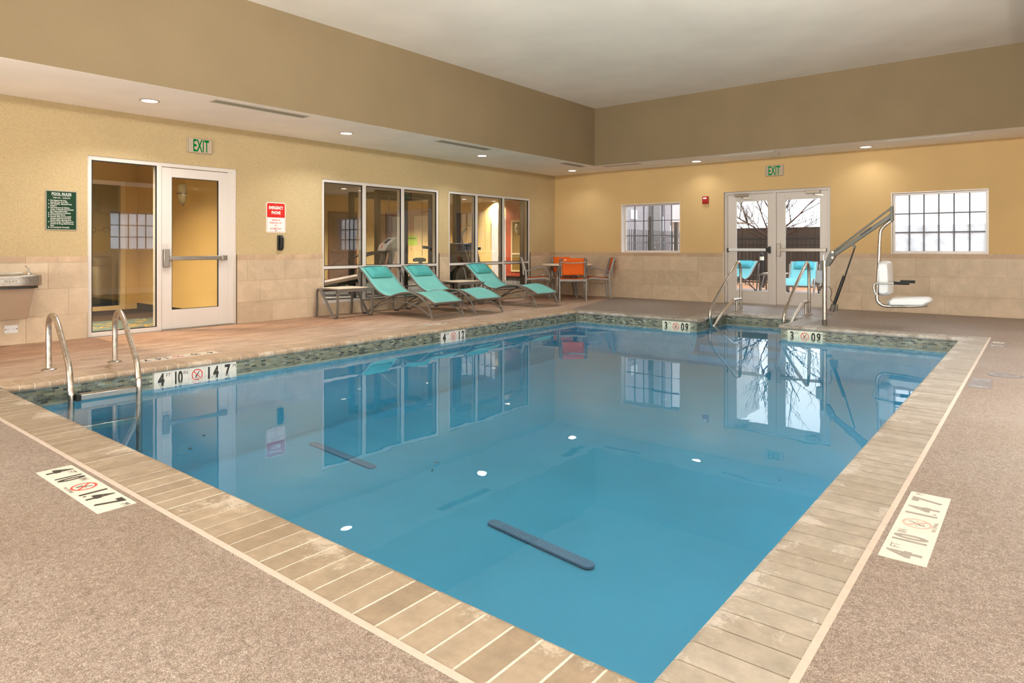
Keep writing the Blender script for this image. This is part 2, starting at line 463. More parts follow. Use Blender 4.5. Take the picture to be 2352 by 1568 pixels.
def fillet(pts, r, n=5):
    """Round the inner corners of a polyline."""
    P = [Vector(p) for p in pts]; out = [P[0]]
    for i in range(1, len(P) - 1):
        a = (P[i - 1] - P[i]); b = (P[i + 1] - P[i]); rr = min(r, a.length * 0.49, b.length * 0.49)
        A = P[i] + a.normalized() * rr; B = P[i] + b.normalized() * rr
        for j in range(n + 1):
            t = j / n; out.append(A * (1 - t) ** 2 + P[i] * 2 * t * (1 - t) + B * t * t)
    out.append(P[-1]); return out
_tc = {}
def text_mesh(txt, size, sx=1.0, bold=0.0, align='CENTER', depth=0.0, spacing=1.0):
    key = (txt, size, sx, bold, align, depth, spacing)
    if key in _tc: return _tc[key]
    cu = bpy.data.curves.new('t', 'FONT'); cu.body = txt; cu.size = size; cu.align_x = align; cu.offset = bold
    cu.resolution_u = 6; cu.extrude = depth; cu.space_character = spacing; cu.space_line = 1.0
    o = bpy.data.objects.new('t', cu); COL.objects.link(o)
    dg = bpy.context.evaluated_depsgraph_get(); dg.update()
    me = bpy.data.meshes.new_from_object(o.evaluated_get(dg))
    bpy.data.objects.remove(o)
    vs = [Vector((v.co.x * sx, v.co.y, v.co.z)) for v in me.vertices]; fs = [tuple(p.vertices) for p in me.polygons]
    _tc[key] = (vs, fs); return vs, fs
def put_text(mb, txt, size, M, x=0, y=0, **kw):
    vs, fs = text_mesh(txt, size, **kw)
    return mb.add([M @ (v + Vector((x, y, 0))) for v in vs], fs)
def frame_mat(o, xd, yd):
    """matrix mapping local XY to plane at o with x dir xd and y dir yd."""
    xd = Vector(xd).normalized(); yd = Vector(yd).normalized(); z = xd.cross(yd)
    M = Matrix((xd, yd, z)).transposed().to_4x4(); M.translation = Vector(o); return M
# ------------------------------------------------------------------ structure
XA, YB, XR, YN = -8.94, 12.70, 1.65, -1.75
ZC, ZU = 2.778, 3.965
SXL, SXR, SYB, SYN = -7.20, 0.35, 11.66, 0.05
DOORA = (2.947, 4.83, 0.0, 2.20); WIN1 = (6.262, 8.875, 0.19, 2.19); WIN2 = (9.141, 11.746, 0.19, 2.19)
WB1 = (-7.165, -5.79, 0.985, 2.03); DOORB = (-4.877, -2.93, 0.0, 2.18); WB2 = (-1.98, -0.64, 0.985, 2.015)
WR = (7.0, 8.45, 1.02, 2.08)

class Pl:
    """wall-plane helper: a along the wall, z up, d depth into the wall (d<0 towards the room)."""
    def __init__(s, kind, pos): s.k = kind; s.p = pos
    def pt(s, a, z, d=0.0):
        if s.k == 'A': return Vector((s.p - d, a, z))
        if s.k == 'B': return Vector((a, s.p + d, z))
        if s.k == 'R': return Vector((s.p + d, a, z))
        if s.k == 'N': return Vector((a, s.p - d, z))
    def box(s, mb, a0, a1, z0, z1, d0, d1):
        p = s.pt(a0, z0, d0); q = s.pt(a1, z1, d1)
        return mb.bx(min(p.x, q.x), max(p.x, q.x), min(p.y, q.y), max(p.y, q.y), min(p.z, q.z), max(p.z, q.z))
    def M(s, a, z, d=0.0):
        """text matrix: reading direction as seen from the room."""
        xd = {'A': (0, 1, 0), 'B': (1, 0, 0), 'R': (0, -1, 0), 'N': (-1, 0, 0)}[s.k]
        return frame_mat(s.pt(a, z, d), xd, (0, 0, 1))
PA, PB, PR = Pl('A', XA), Pl('B', YB), Pl('R', XR)

def sub_rects(rects, hole):
    out = []
    for (a0, a1, z0, z1) in rects:
        h0, h1, y0, y1 = hole
        if a1 <= h0 or a0 >= h1 or z1 <= y0 or z0 >= y1: out.append((a0, a1, z0, z1)); continue
        if a0 < h0: out.append((a0, h0, z0, z1))
        if a1 > h1: out.append((h1, a1, z0, z1))
        m0, m1 = max(a0, h0), min(a1, h1)
        if z0 < y0: out.append((m0, m1, z0, y0))
        if z1 > y1: out.append((m0, m1, y1, z1))
    return out
def wall(name, pl, a0, a1, z0, z1, holes, th, mat, parent=None):
    """one closed wall mesh with real openings (no internal seams on its faces)."""
    rects = [(a0, a1, z0, z1)]
    for h in holes: rects = sub_rects(rects, h)
    mb = MB()
    for r in rects: pl.box(mb, r[0], r[1], r[2], r[3], 0.0, th)
    me = mb.mesh(name, False)
    bm = bmesh.new(); bm.from_mesh(me)
    bmesh.ops.remove_doubles(bm, verts=bm.verts, dist=1e-5); bm.to_mesh(me); bm.free()
    o = link(name, me, mat, parent)
    if parent is None: o['kind'] = 'structure'
    return o

wall_left = wall('wall_left', PA, YN, YB + 0.0, 0, ZC, [DOORA, WIN1, WIN2], 0.15, 'paint_yellow_textured')
wall_back = wall('wall_back', PB, XA - 0.15, XR + 0.15, 0, ZC, [WB1, DOORB, WB2], 0.20, 'paint_yellow_smooth')
wall_right = wall('wall_right', PR, YN - 0.15, YB, 0, ZC, [WR, (2.6, 4.05, 1.02, 2.08)], 0.20, 'paint_yellow_smooth')
wall_front = wall('wall_front', Pl('N', YN), XA - 0.15, XR + 0.2, 0, ZC, [], 0.15, 'paint_yellow_smooth')
wall_back['label'] = 'smooth yellow wall over brown stone tiles, with glazed double doors'
wall_left['label'] = 'textured yellow wall over beige stone tiles, with gym windows'

# wainscot tiles: each stone a part of its wall
def tile_wall(pl, parent, a0, a1, rows, holes, th=0.012):
    mbg = MB()
    rr = [(a0, a1, 0.0, 0.985)]
    for h in holes: rr = sub_rects(rr, h)
    for r in rr: pl.box(mbg, r[0], r[1], r[2], r[3], -th + 0.003, 0.01)
    mbg.build('grout', 'grout_wall', parent, smooth=False)
    for (z0, z1, off, pitch, mat) in rows:
        k = math.floor((a0 - off) / pitch)
        while off + k * pitch < a1:
            t0, t1 = max(a0, off + k * pitch), min(a1, off + (k + 1) * pitch); k += 1
            if t1 - t0 < 0.02: continue
            rects = [(t0 + 0.0018, t1 - 0.0018, z0 + 0.0018, z1 - 0.0018)]
            for h in holes: rects = sub_rects(rects, h)
            for r in rects:
                if (r[1] - r[0]) < 0.015 or (r[3] - r[2]) < 0.015: continue
                mb = MB(); pl.box(mb, r[0], r[1], r[2], r[3], -th, 0.0)
                mb.build('wall_tile', mat, parent, smooth=False)
R1, R2, R3, RC = (0.609, 0.911), (0.303, 0.609), (0.0, 0.303), (0.911, 0.985)
tile_wall(PA, wall_left, -1.0, YB, [(*R1, 2.542, 0.61, 'wall_stone'), (*R2, 2.747, 0.61, 'wall_stone'), (*R3, 2.329, 0.61, 'wall_stone'), (*RC, 2.325, 0.308, 'wall_stone_cap')], [DOORA, WIN1, WIN2])
tile_wall(PB, wall_back, XA + 0.012, -4.0, [(*R1, -7.849, 0.61, 'wall_stone'), (*R2, -7.84, 0.61, 'wall_stone'), (*R3, -7.629, 0.61, 'wall_stone'), (*RC, -8.083, 0.309, 'wall_stone_cap')], [DOORB])
tile_wall(PB, wall_back, -3.9, XR, [(*R1, -2.837, 0.6065, 'wall_stone'), (*R2, -2.624, 0.60, 'wall_stone'), (*R3, -2.427, 0.602, 'wall_stone'), (*RC, -2.291, 0.303, 'wall_stone_cap')], [DOORB])
MB().bx(XR - 0.012, XR, YN, YB, 0, 0.985).build('wall_tile', 'wall_stone', wall_right, smooth=False)

# deck
NX0, NX1, NY0, NY1 = -6.25, -0.765, 1.487, 9.53           # coping nose rectangle
CW = 0.275
AX0, AX1, AY1 = -4.06, -2.875, 10.72                       # stair alcove (nose)
OX0, OX1, OY0, OY1 = NX0 - CW, NX1 + CW + 0.022, NY0 - CW - 0.022, NY1 + CW
mb = MB()
def slab(pts, z0=-0.12, z1=0.0): mb.prism([(p[0], p[1], z0) for p in pts], (0, 0, z1 - z0))
slab([(XA, YN), (OX0, YN), (OX0, OY1), (-7.27, YB), (XA, YB)])
mb.build('floor', 'stamped_deck', smooth=False, kind='structure')['label'] = 'brown stamped concrete deck along the left wall'
mb = MB()
slab([(OX0, YN), (XR, YN), (XR, OY0), (OX0, OY0)])
slab([(OX1, OY0), (XR, OY0), (XR, OY1), (OX1, OY1)])
slab([(OX0, OY1), (AX0 - CW, OY1), (AX0 - CW, YB), (-7.27, YB)])
slab([(AX0 - CW, AY1 + CW), (AX1 + CW, AY1 + CW), (AX1 + CW, YB), (AX0 - CW, YB)])
slab([(AX1 + CW, OY1), (XR, OY1), (XR, YB), (AX1 + CW, YB)])
mb.build('floor', 'pebble_deck', smooth=False, kind='structure')['label'] = 'tan pebble-finish pool deck'
mb = MB()
mb.bx(OX1 - 0.022, OX1, OY0, OY1, -0.02, 0.0015); mb.bx(-6.6, OX1, OY0, OY0 + 0.022, -0.02, 0.0015)
mb.build('trim_1', 'sealant_strip', smooth=False, kind='structure')
mb = MB(); mb.bar([(-7.78, YN, 0.0006), (-7.74, 4.0, 0.0006), (-7.60, 9.0, 0.0006), (-7.45, YB, 0.0006)], 0.010, 0.0015, (1, 0, 0))
mb.build('trim_2', 'sealant_strip', smooth=False, kind='structure')

# ceilings
mb = MB(); mb.bx(SXL, SXR, SYN, SYB, ZU, ZU + 0.1)
mb.build('ceiling', 'paint_ceiling', smooth=False, kind='structure')['label'] = 'raised cream tray ceiling'
mb = MB()
mb.bx(XA - 0.15, SXL, YN - 0.15, YB + 0.2, ZC, ZC + 0.1); mb.bx(SXR, XR + 0.2, YN - 0.15, YB + 0.2, ZC, ZC + 0.1)
mb.bx(SXL, SXR, SYB, YB + 0.2, ZC, ZC + 0.1); mb.bx(SXL, SXR, YN - 0.15, SYN, ZC, ZC + 0.1)
mb.build('ceiling', 'paint_soffit', smooth=False, kind='structure')['label'] = 'cream soffit ceiling round the tray'
q_ = 0.0015
for i, (a, b_, c, d) in enumerate(((SXL - 0.1, SXL + q_, SYN - 0.1, SYB + 0.1), (SXL, SXR, SYB - q_, SYB + 0.1), (SXR - q_, SXR + 0.1, SYN - 0.1, SYB + 0.1), (SXL, SXR, SYN - 0.1, SYN + q_))):
    mb = MB(); mb.bx(a, b_, c, d, ZC + 0.0005, ZU + 0.02)
    mb.build('wall_upper_%s' % ('left', 'back', 'right', 'front')[i], 'paint_taupe', smooth=False, kind='structure')

# ------------------------------------------------------------------ pool
pool = tag(empty('swimming_pool', (-3.5, 5.5, 0)), 'rectangular indoor swimming pool of blue water with tan coping', 'pool')
def kid(o):
    o.parent = pool; o.matrix_parent_inverse = Matrix.Translation((3.5, -5.5, 0)); return o
WX0, WX1, WY0, WY1 = NX0 - 0.03, NX1 - 0.0 + 0.03, NY0 - 0.03, NY1 + 0.03
BX0, BX1, BY1 = AX0 - 0.03, AX1 + 0.03, AY1 + 0.03
outline = [(WX0, WY0), (WX1, WY0), (WX1, WY1), (BX1, WY1), (BX1, BY1), (BX0, BY1), (BX0, WY1), (WX0, WY1)]
ZW = -0.145
def zf(y): return -0.90 + (y - WY0) / (WY1 - WY0) * 0.32
mb = MB()
CR = 0.40
def cove(p, q, n, m0, m1):
    """wall with a coved foot from p to q; n inward; m0/m1 = mitre at each end."""
    p = Vector((*p, 0)); q = Vector((*q, 0)); t = (q - p).normalized(); n = Vector((*n, 0)); rows = [(0.0, -0.2)]
    vs = []; K = 8
    prof_ = [(0.0, None, 0)] + [(CR * (1 - math.cos(math.pi / 2 * k / K)), k, 1) for k in range(K + 1)]
    for end, P_, sgn, m_ in ((0, p, 1, m0), (1, q, -1, m1)):
        for off, k, _ in prof_:
            w = P_ + n * off + t * (sgn * off * m_)
            if k is None: z = -0.2
            else:
                h_ = CR * (1 - math.sin(math.pi / 2 * k / K)) * 0.9
                z = zf(w.y) + h_
            vs.append((w.x, w.y, z))
    k = len(prof_)
    mb.add(vs, [(a_, a_ + 1, k + a_ + 1, k + a_) for a_ in range(k - 1)])
    for end, m_ in ((0, m0), (1, m1)):
        if m_ == 0:
            P_ = (p, q)[end]; mb.poly(vs[end * k:(end + 1) * k] + [(P_.x, P_.y, -1.0)])
cove((WX0, WY0), (WX1, WY0), (0, 1), 1, 1); cove((WX1, WY0), (WX1, WY1), (-1, 0), 1, 1)
cove((WX0, WY0), (WX0, WY1), (1, 0), 1, 1)
cove((WX0, WY1), (BX0, WY1), (0, -1), 1, 0); cove((BX1, WY1), (WX1, WY1), (0, -1), 0, 1)
for p, q in (((BX0, WY1), (BX0, BY1)), ((BX0, BY1), (BX1, BY1)), ((BX1, BY1), (BX1, WY1))):
    mb.quad((p[0], p[1], -0.2), (q[0], q[1], -0.2), (q[0], q[1], -0.9), (p[0], p[1], -0.9))
mb.quad((WX0, WY0, zf(WY0)), (WX1, WY0, zf(WY0)), (WX1, WY1, zf(WY1)), (WX0, WY1, zf(WY1)))
for (y0, y1, z) in ((WY1 - 0.30, WY1 + 0.1, -0.50), (WY1 + 0.1, WY1 + 0.5, -0.40), (WY1 + 0.5, BY1, -0.29)):
    mb.bx(BX0, BX1, y0, y1, z - 0.3, z)
kid(mb.build('basin', 'pool_plaster', ang=0.6))
# backing behind the mosaic
mb = MB()
for i, p in enumerate(outline):
    q = outline[(i + 1) % len(outline)]
    mb.quad((p[0], p[1], -0.03), (q[0], q[1], -0.03), (q[0], q[1], -0.2), (p[0], p[1], -0.2))
kid(mb.build('mosaic_grout', 'mosaic_grout', smooth=False))

# depth markers on the walls: (plane origin, reading dir, tiles)
MK_WALL = [('L', 2.602, 3.385), ('L', 6.263, 6.742), ('F', -4.652, -4.196), ('F', -2.759, -2.301)]
RZ, CYP = 0.0205, 0.0520
edges = []
for i, p in enumerate(outline):
    q = outline[(i + 1) % len(outline)]; edges.append((Vector((p[0], p[1], 0)), Vector((q[0], q[1], 0))))
slots = []
for ei, (p, q) in enumerate(edges):
    t = (q - p).normalized(); L = (q - p).length
    nrm = Vector((-t.y, t.x, 0))                            # inward for this winding
    for r in range(6):
        z1 = -0.056 - r * RZ
        k = 0; s0 = -(0.5 * CYP if r % 2 else 0.0)
        while s0 < L:
            a, b_ = max(s0, 0), min(s0 + CYP, L); s0 += CYP
            if b_ - a < 0.012: continue
            c = p + t * (a + b_) / 2
            skip = False
            for (w, m0, m1) in MK_WALL:
                if w == 'L' and abs(c.x - WX0) < 0.01 and m0 - 0.01 < c.y < m1 + 0.01: skip = True
                if w == 'F' and abs(c.y - WY1) < 0.01 and m0 - 0.01 < c.x < m1 + 0.01: skip = True
            if skip: continue
            slots.append((c + Vector((0, 0, z1 - RZ / 2)), t, nrm, b_ - a - 0.003, ei, r))
def mos_rank(s):
    c, t, n, w, ei, r = s
    if n.dot(Vector((0, 0, H)) - c) <= 0.3 or r > 4: return 0
    d = (c - Vector((0, 0, H))); dep = d.dot(_F)
    if dep < 0.5: return 0
    u = CX + F_PX * d.dot(_R) / dep
    if u < -30 or u > 2380: return 0
    return abs(t.dot(_R)) / dep + abs(t.dot(_F)) * abs(d.dot(_R)) / dep ** 2
slots.sort(key=mos_rank, reverse=True)
mt = {}
rest = MB()
for i, (c, t, n, w, ei, r) in enumerate(slots):
    rot = Matrix((t, n, Vector((0, 0, 1)))).transposed()
    if i < 290:
        key = round(w, 4)
        if key not in mt:
            me = MB().box((0, 0, 0), (w, 0.008, RZ - 0.0028)).mesh('mosaic_tile', False); mt[key] = me; me.materials.append(MATS['mosaic_each'])
        o = bpy.data.objects.new('mosaic_tile', mt[key]); COL.objects.link(o)
        o.location = c - n * 0.0018; o.rotation_euler = rot.to_euler(); kid(o)
    else:
        rest.box(c - n * 0.0018, (w, 0.008, RZ - 0.0028), rot)
kid(rest.build('waterline_mosaic', 'mosaic_island', smooth=False, kind='stuff'))

# coping stones
prof = [(0.275, 0.0), (0.275, -0.05), (0.03, -0.056)] + [(0.028 - 0.028 * math.cos(a), -0.028 - 0.028 * math.sin(a)) for a in [math.radians(x) for x in (75, 45, 15, -15, -45, -75)]] + [(0.03, 0.0)]
def cop_mesh(w, name, shrink=0.0):
    mb = MB(); pts = [(x + (shrink if x < 0.1 else 0), -w / 2, z - shrink) for x, z in prof]
    return mb.prism(pts, (0, w, 0))
CP = 0.1017
cm = {}
for nm in ('coping_brown', 'coping_near', 'coping_right'):
    me = cop_mesh(CP - (0.0085 if nm == 'coping_near' else 0.0065), 'coping_stone').mesh('coping_stone', True, 0.5); me.materials.append(MATS[nm]); cm[nm] = me
runs = []  # (start point at nose, direction along run, outward dir, length, material)
runs.append(((NX0 - CW + 0.02, NY0), (1, 0), (0, -1), (NX1) - (NX0 - CW + 0.02), 'coping_near'))
runs.append(((NX1, NY0 - CW), (0, 1), (1, 0), NY1 - NY0 + CW, 'coping_right'))
runs.append(((NX0, NY0), (0, 1), (-1, 0), NY1 - NY0, 'coping_brown'))
runs.append(((NX0 - CW, NY1), (1, 0), (0, 1), AX0 - NX0 + CW, 'coping_right'))
runs.append(((AX0, NY1 + CW), (0, 1), (-1, 0), AY1 - NY1 - CW, 'coping_right'))
runs.append(((AX0 - CW, AY1), (1, 0), (0, 1), AX1 - AX0 + 2 * CW, 'coping_right'))
runs.append(((AX1, NY1 + CW), (0, 1), (1, 0), AY1 - NY1 - CW, 'coping_right'))
runs.append(((AX1, NY1), (1, 0), (0, 1), NX1 + CW - AX1, 'coping_right'))
stones = []
bed = MB(); bed2 = MB()
for (p, t, o_, L, m_) in runs:
    n = round(L / CP); w = L / n
    rot = Matrix((Vector((o_[0], o_[1], 0)), Vector((0, 0, 1)).cross(Vector((o_[0], o_[1], 0))), Vector((0, 0, 1)))).transposed()
    for i in range(n):
        c = Vector((p[0], p[1], 0)) + Vector((t[0], t[1], 0)) * (w * (i + 0.5))
        stones.append((c, rot, m_, w))
    mid = Vector((p[0], p[1], 0)) + Vector((t[0], t[1], 0)) * (L / 2)
    tmp = cop_mesh(L, 'x', 0.0012 if m_ != 'coping_right' else 0.003)
    (bed if m_ != 'coping_right' else bed2).add([rot @ Vector(v) + mid for v in tmp.v], tmp.f)
kid(bed.build('mortar_bed', 'mortar', smooth=False)); kid(bed2.build('mortar_bed', 'mortar_grey', smooth=False))
stones.sort(key=lambda s: s[0].length)
jb = MB()
rj = random.Random(3)
for i, (c, rot, m_, w) in enumerate(stones):
    if i < 296:
        o = bpy.data.objects.new('coping_stone', cm[m_]); COL.objects.link(o)
        o.location = c + Vector((0, 0, rj.uniform(-0.0008, 0.0008))); o.rotation_euler = rot.to_euler(); o.scale = (1, (w - 0.0065) / (CP - 0.0065), 1); kid(o)
    else:
        tmp = cop_mesh(w - 0.0065, 'x'); jb.add([rot @ Vector(v) + c for v in tmp.v], tmp.f)
if jb.v: kid(jb.build('far_coping_stones', 'coping_right', ang=0.5, kind='stuff'))

# water (closed volume; absorbs light with depth)
e_ = 0.006
wpts = [(WX0 - e_, WY0 - e_), (WX1 + e_, WY0 - e_), (WX1 + e_, WY1 + e_), (BX1 + e_, WY1 + e_), (BX1 + e_, BY1 + e_), (BX0 - e_, BY1 + e_), (BX0 - e_, WY1 + e_), (WX0 - e_, WY1 + e_)]
wat = MB().prism([(x, y, -1.1) for x, y in wpts], (0, 0, 1.1 + ZW)).build('pool_water', 'water', smooth=False, kind='stuff')
wat['label'] = 'still clear blue water filling the swimming pool'; wat['category'] = 'water'

# floor drains of the pool
for i, (u0, v0, u1, v1) in enumerate(((715, 1018, 860, 1076), (1125, 1198, 1362, 1304))):
    z = zf(3.5) + 0.004
    a = FL(u0, v0, z); b_ = FL(u1, v1, z); c = (a + b_) / 2; d = (b_ - a); L = d.length; ang = math.atan2(d.y, d.x)
    e = empty('pool_drain', (c.x, c.y, z), ang)
    tag(e, ('dark slotted drain bar on the pool floor, farther from the camera', 'dark slotted drain bar on the pool floor, nearer the camera')[i], 'drain', 'floor drains of the pool')
    wd = 0.085
    pts = [(-L / 2 + wd / 2 + wd / 2 * math.cos(t), wd / 2 * math.sin(t), 0) for t in [math.pi / 2 + math.pi * k / 10 for k in range(11)]] + \
          [(L / 2 - wd / 2 + wd / 2 * math.cos(t), wd / 2 * math.sin(t), 0) for t in [-math.pi / 2 + math.pi * k / 10 for k in range(11)]]
    MB().prism(pts, (0, 0, 0.012)).build('cover', 'slot_dark', e, smooth=False)
    g = MB()
    for r in range(5):
        for k in range(int((L - 0.1) / 0.07)):
            g.box((-L / 2 + 0.08 + k * 0.07 + (0.03 if r % 2 else 0), -0.028 + r * 0.014, 0.0125), (0.045, 0.005, 0.003))
    g.build('grating', 'slot_bar', e, smooth=False, kind='stuff')

# ------------------------------------------------------------------ depth markers
def ring(mb, M, cx, cy, r, w, n=36):
    vs = []; fs = []
    for i in range(n):
        a = 2 * math.pi * i / n
        vs += [M @ Vector((cx + r * math.cos(a), cy + r * math.sin(a), 0)), M @ Vector((cx + (r - w) * math.cos(a), cy + (r - w) * math.sin(a), 0))]
    for i in range(n):
        j = (i + 1) % n; fs.append((2 * i, 2 * j, 2 * j + 1, 2 * i + 1))
    mb.add(vs, fs)
def stroke(mb, M, x0, y0, x1, y1, w, z=0):
    d = Vector((x1 - x0, y1 - y0, 0)); n = Vector((-d.y, d.x, 0)).normalized() * w / 2
    mb.quad(*[M @ (Vector(p) + Vector((0, 0, z))) for p in ((x0 - n.x, y0 - n.y, 0), (x1 - n.x, y1 - n.y, 0), (x1 + n.x, y1 + n.y, 0), (x0 + n.x, y0 + n.y, 0))])
def marker(M, tiles, label, width, hgt=0.152, tmat='tile_white', ink='ink_black', red='ink_red', caption=False, group='depth marker tiles'):
    loc = M.translation.copy(); M2 = M.copy(); M2.translation = Vector((0, 0, 0))
    e = tag(empty('depth_marker', loc), label, 'sign', group)
    w = width / len(tiles)
    for i, t in enumerate(tiles):
        x0 = i * w
        mb = MB(); mb.add([M2 @ Vector((x0 + a * (w - 0.002) + 0.001, b_ * hgt, z)) for a in (0, 1) for b_ in (0, 1) for z in (-0.006, 0.0)],
                          [(0, 1, 3, 2), (4, 6, 7, 5), (0, 4, 5, 1), (2, 3, 7, 6), (0, 2, 6, 4), (1, 5, 7, 3)])
        tl = mb.build('tile', tmat, e, smooth=False)
        g = MB(); R = MB(); Mz = M2 @ Matrix.Translation((x0, 0, 0.0008))
        s = hgt / 0.152
        if t == 'X':
            ring(R, Mz, w / 2, hgt * 0.52, 0.053 * s, 0.009 * s)
            stroke(R, Mz, w / 2 - 0.036 * s, hgt * 0.52 + 0.036 * s, w / 2 + 0.036 * s, hgt * 0.52 - 0.036 * s, 0.008 * s, 0.0004)
            cx, cy = w / 2, hgt * 0.52
            for (a, b_, c, d, ww) in ((0.018, 0.032, 0.004, 0.006, 0.008), (0.004, 0.008, -0.014, -0.016, 0.011), (-0.012, -0.012, -0.018, -0.03, 0.006), (-0.038, 0.0, -0.014, -0.001, 0.002), (0.012, -0.001, 0.038, 0.002, 0.002), (-0.006, -0.02, 0.0, -0.026, 0.008)):
                stroke(g, Mz, cx + a * s, cy + b_ * s, cx + c * s, cy + d * s, ww * s)
            if caption: put_text(g, 'NO DIVING', 0.020, Mz, w / 2, 0.010, sx=1.0)
            R.build('prohibition_ring', red, tl, smooth=False)
        else:
            big, sup = t
            if '.' in big:
                a, b_ = big.split('.')
                put_text(g, a, 0.150 * s, Mz, w * 0.22, 0.028 * s, sx=0.68, bold=0.0062 * s)
                if a in '01' and b_: stroke(g, Mz, w * 0.42, 0.028 * s, w * 0.42, 0.040 * s, 0.011 * s)
                put_text(g, b_, 0.150 * s, Mz, w * 0.67, 0.028 * s, sx=0.68, bold=0.0062 * s)
            else:
                put_text(g, big, 0.150 * s, Mz, w * (0.40 if len(big) == 1 else 0.36), 0.028 * s, sx=0.72 if len(big) == 1 else 0.56, bold=0.0062 * s)
            if sup: put_text(g, sup, 0.046 * s, Mz, w * (0.80 if len(sup) == 2 else 0.86), 0.100 * s, sx=0.9, bold=0.0)
        g.build('lettering', ink, tl, smooth=False)
    return e
T5 = [('4', 'FT'), ('10', 'IN'), 'X', ('1.4', ''), ('7', 'M')]
zt = -0.056 - 0.150
marker(frame_mat((WX0 + 0.008, 2.602, zt), (0, 1, 0), (0, 0, 1)), T5, 'white tiles reading 4 FT 10 IN on the pool wall right of the ladder', 0.783, group='depth markers on the pool walls')
marker(frame_mat((WX0 + 0.008, 6.263, zt), (0, 1, 0), (0, 0, 1)), [('4', 'FT'), 'X', ('1.2', 'M')], 'white tiles reading 4 FT on the left pool wall below the loungers', 0.479, group='depth markers on the pool walls')
marker(frame_mat((-4.652, WY1 - 0.008, zt - 0.008), (1, 0, 0), (0, 0, 1)), [('3', 'FT'), 'X', ('0.9', 'M')], 'pale tiles reading 3 FT left of the pool entry steps', 0.457, tmat='tile_green_white', group='depth markers on the pool walls')
marker(frame_mat((-2.759, WY1 - 0.008, zt - 0.008), (1, 0, 0), (0, 0, 1)), [('3', 'FT'), 'X', ('0.9', 'M')], 'pale tiles reading 3 FT right of the pool entry steps, below the lift', 0.457, tmat='tile_green_white', group='depth markers on the pool walls')
ZM = 0.0015
marker(frame_mat((-3.760, 1.020, ZM), (1, 0, 0), (0, 1, 0)), T5, 'cream floor tiles with black 4 FT 10 IN on the near deck', 0.776, 0.148, 'tile_cream', caption=True, group='depth markers on the deck')
marker(frame_mat((-0.302, 2.608, ZM), (0, 1, 0), (-1, 0, 0)), T5, 'cream floor tiles with worn grey 4 FT 10 IN on the right deck', 0.775, 0.146, 'tile_cream', 'ink_faded', 'ink_red_faded', caption=True, group='depth markers on the deck')
marker(frame_mat((-6.765, 3.39, ZM), (0, -1, 0), (1, 0, 0)), T5, 'beige floor tiles lettered upside down behind the ladder, on the brown deck', 0.78, 0.15, 'tile_cream', 'ink_black', 'ink_red', group='depth markers on the deck')
marker(frame_mat((-6.765, 6.77, ZM), (0, -1, 0), (1, 0, 0)), [('4', 'FT'), 'X', ('1.2', 'M')], 'beige floor tiles on the brown deck in front of the loungers', 0.48, 0.15, 'tile_cream', 'ink_black', 'ink_red', group='depth markers on the deck')
a = FL(2231, 885); 
marker(frame_mat((-0.302, 6.20, ZM), (0, 1, 0), (-1, 0, 0)), [('4', 'FT'), 'X', ('1.2', 'M')], 'worn grey marker tiles on the right deck, beside the round drain cover', 0.46, 0.146, 'tile_worn', 'grey_box', 'ink_faded', group='depth markers on the deck')
marker(frame_mat((-0.302, 8.93, ZM), (0, 1, 0), (-1, 0, 0)), [('3', 'FT'), 'X', ('0.9', 'M')], 'worn grey marker tiles at the far right corner of the pool', 0.46, 0.146, 'tile_worn', 'tile_cream', 'ink_faded', group='depth markers on the deck')
c = FL(2308, 862)
e = tag(empty('skimmer_lid', (c.x, c.y, 0)), 'round grey plastic skimmer cover on the right deck', 'drain cover')
MB().lathe([(0.0, -0.01), (0.125, -0.01), (0.125, 0.003), (0.12, 0.004), (0.0, 0.004)], k=32).build('lid', 'tile_worn', e)
g = MB(); ring(g, Matrix.Translation((0, 0, 0.0046)), 0, 0, 0.10, 0.012); g.box((0, 0, 0.005), (0.05, 0.012, 0.002)); g.build('raised_ring', 'grey_box', e, smooth=False)

# ------------------------------------------------------------------ glazed partition / door in the left wall
def ringframe(mb, pl, a0, a1, z0, z1, w, d0, d1, bottom=True):
    pl.box(mb, a0, a0 + w, z0, z1, d0, d1); pl.box(mb, a1 - w, a1, z0, z1, d0, d1)
    pl.box(mb, a0 + w, a1 - w, z1 - w, z1, d0, d1)
    if bottom: pl.box(mb, a0 + w, a1 - w, z0, z0 + w, d0, d1)
def gasket(mb, pl, a0, a1, z0, z1, d0, d1, w=0.008): ringframe(mb, pl, a0, a1, z0, z1, w, d0, d1)

door1 = empty('door_1', (0, 0, 0), kind='structure'); door1['label'] = 'white framed glass entrance door with sidelight'
f = MB(); y0, y1, z0, z1 = DOORA
ringframe(f, PA, y0, y1, 0, z1, 0.05, 0.02, 0.135, False); PA.box(f, 3.752, 3.812, 0, z1 - 0.05, 0.02, 0.135)
PA.box(f, y0 + 0.05, 3.752, 0.0, 0.055, 0.02, 0.135)
f.build('door_frame', 'alu_white', door1, smooth=False, bevel=0.002)
g = MB(); gasket(g, PA, 2.997, 3.752, 0.055, 2.15, 0.022, 0.05, 0.010); g.build('gasket', 'dark_gasket', door1, smooth=False)
g = MB(); PA.box(g, 3.005, 3.745, 0.06, 2.145, 0.034, 0.040); g.build('sidelight_glass', 'glass_clear', door1, smooth=False)
leaf = MB(); L0, L1 = 3.818, 4.715
PA.box(leaf, L0, L0 + 0.128, 0.012, 2.142, 0.03, 0.075); PA.box(leaf, L1 - 0.135, L1, 0.012, 2.142, 0.03, 0.075)
PA.box(leaf, L0 + 0.128, L1 - 0.135, 2.02, 2.142, 0.03, 0.075); PA.box(leaf, L0 + 0.128, L1 - 0.135, 0.012, 0.262, 0.03, 0.075)
lf = leaf.build('door_leaf', 'alu_white', door1, smooth=False, bevel=0.003)
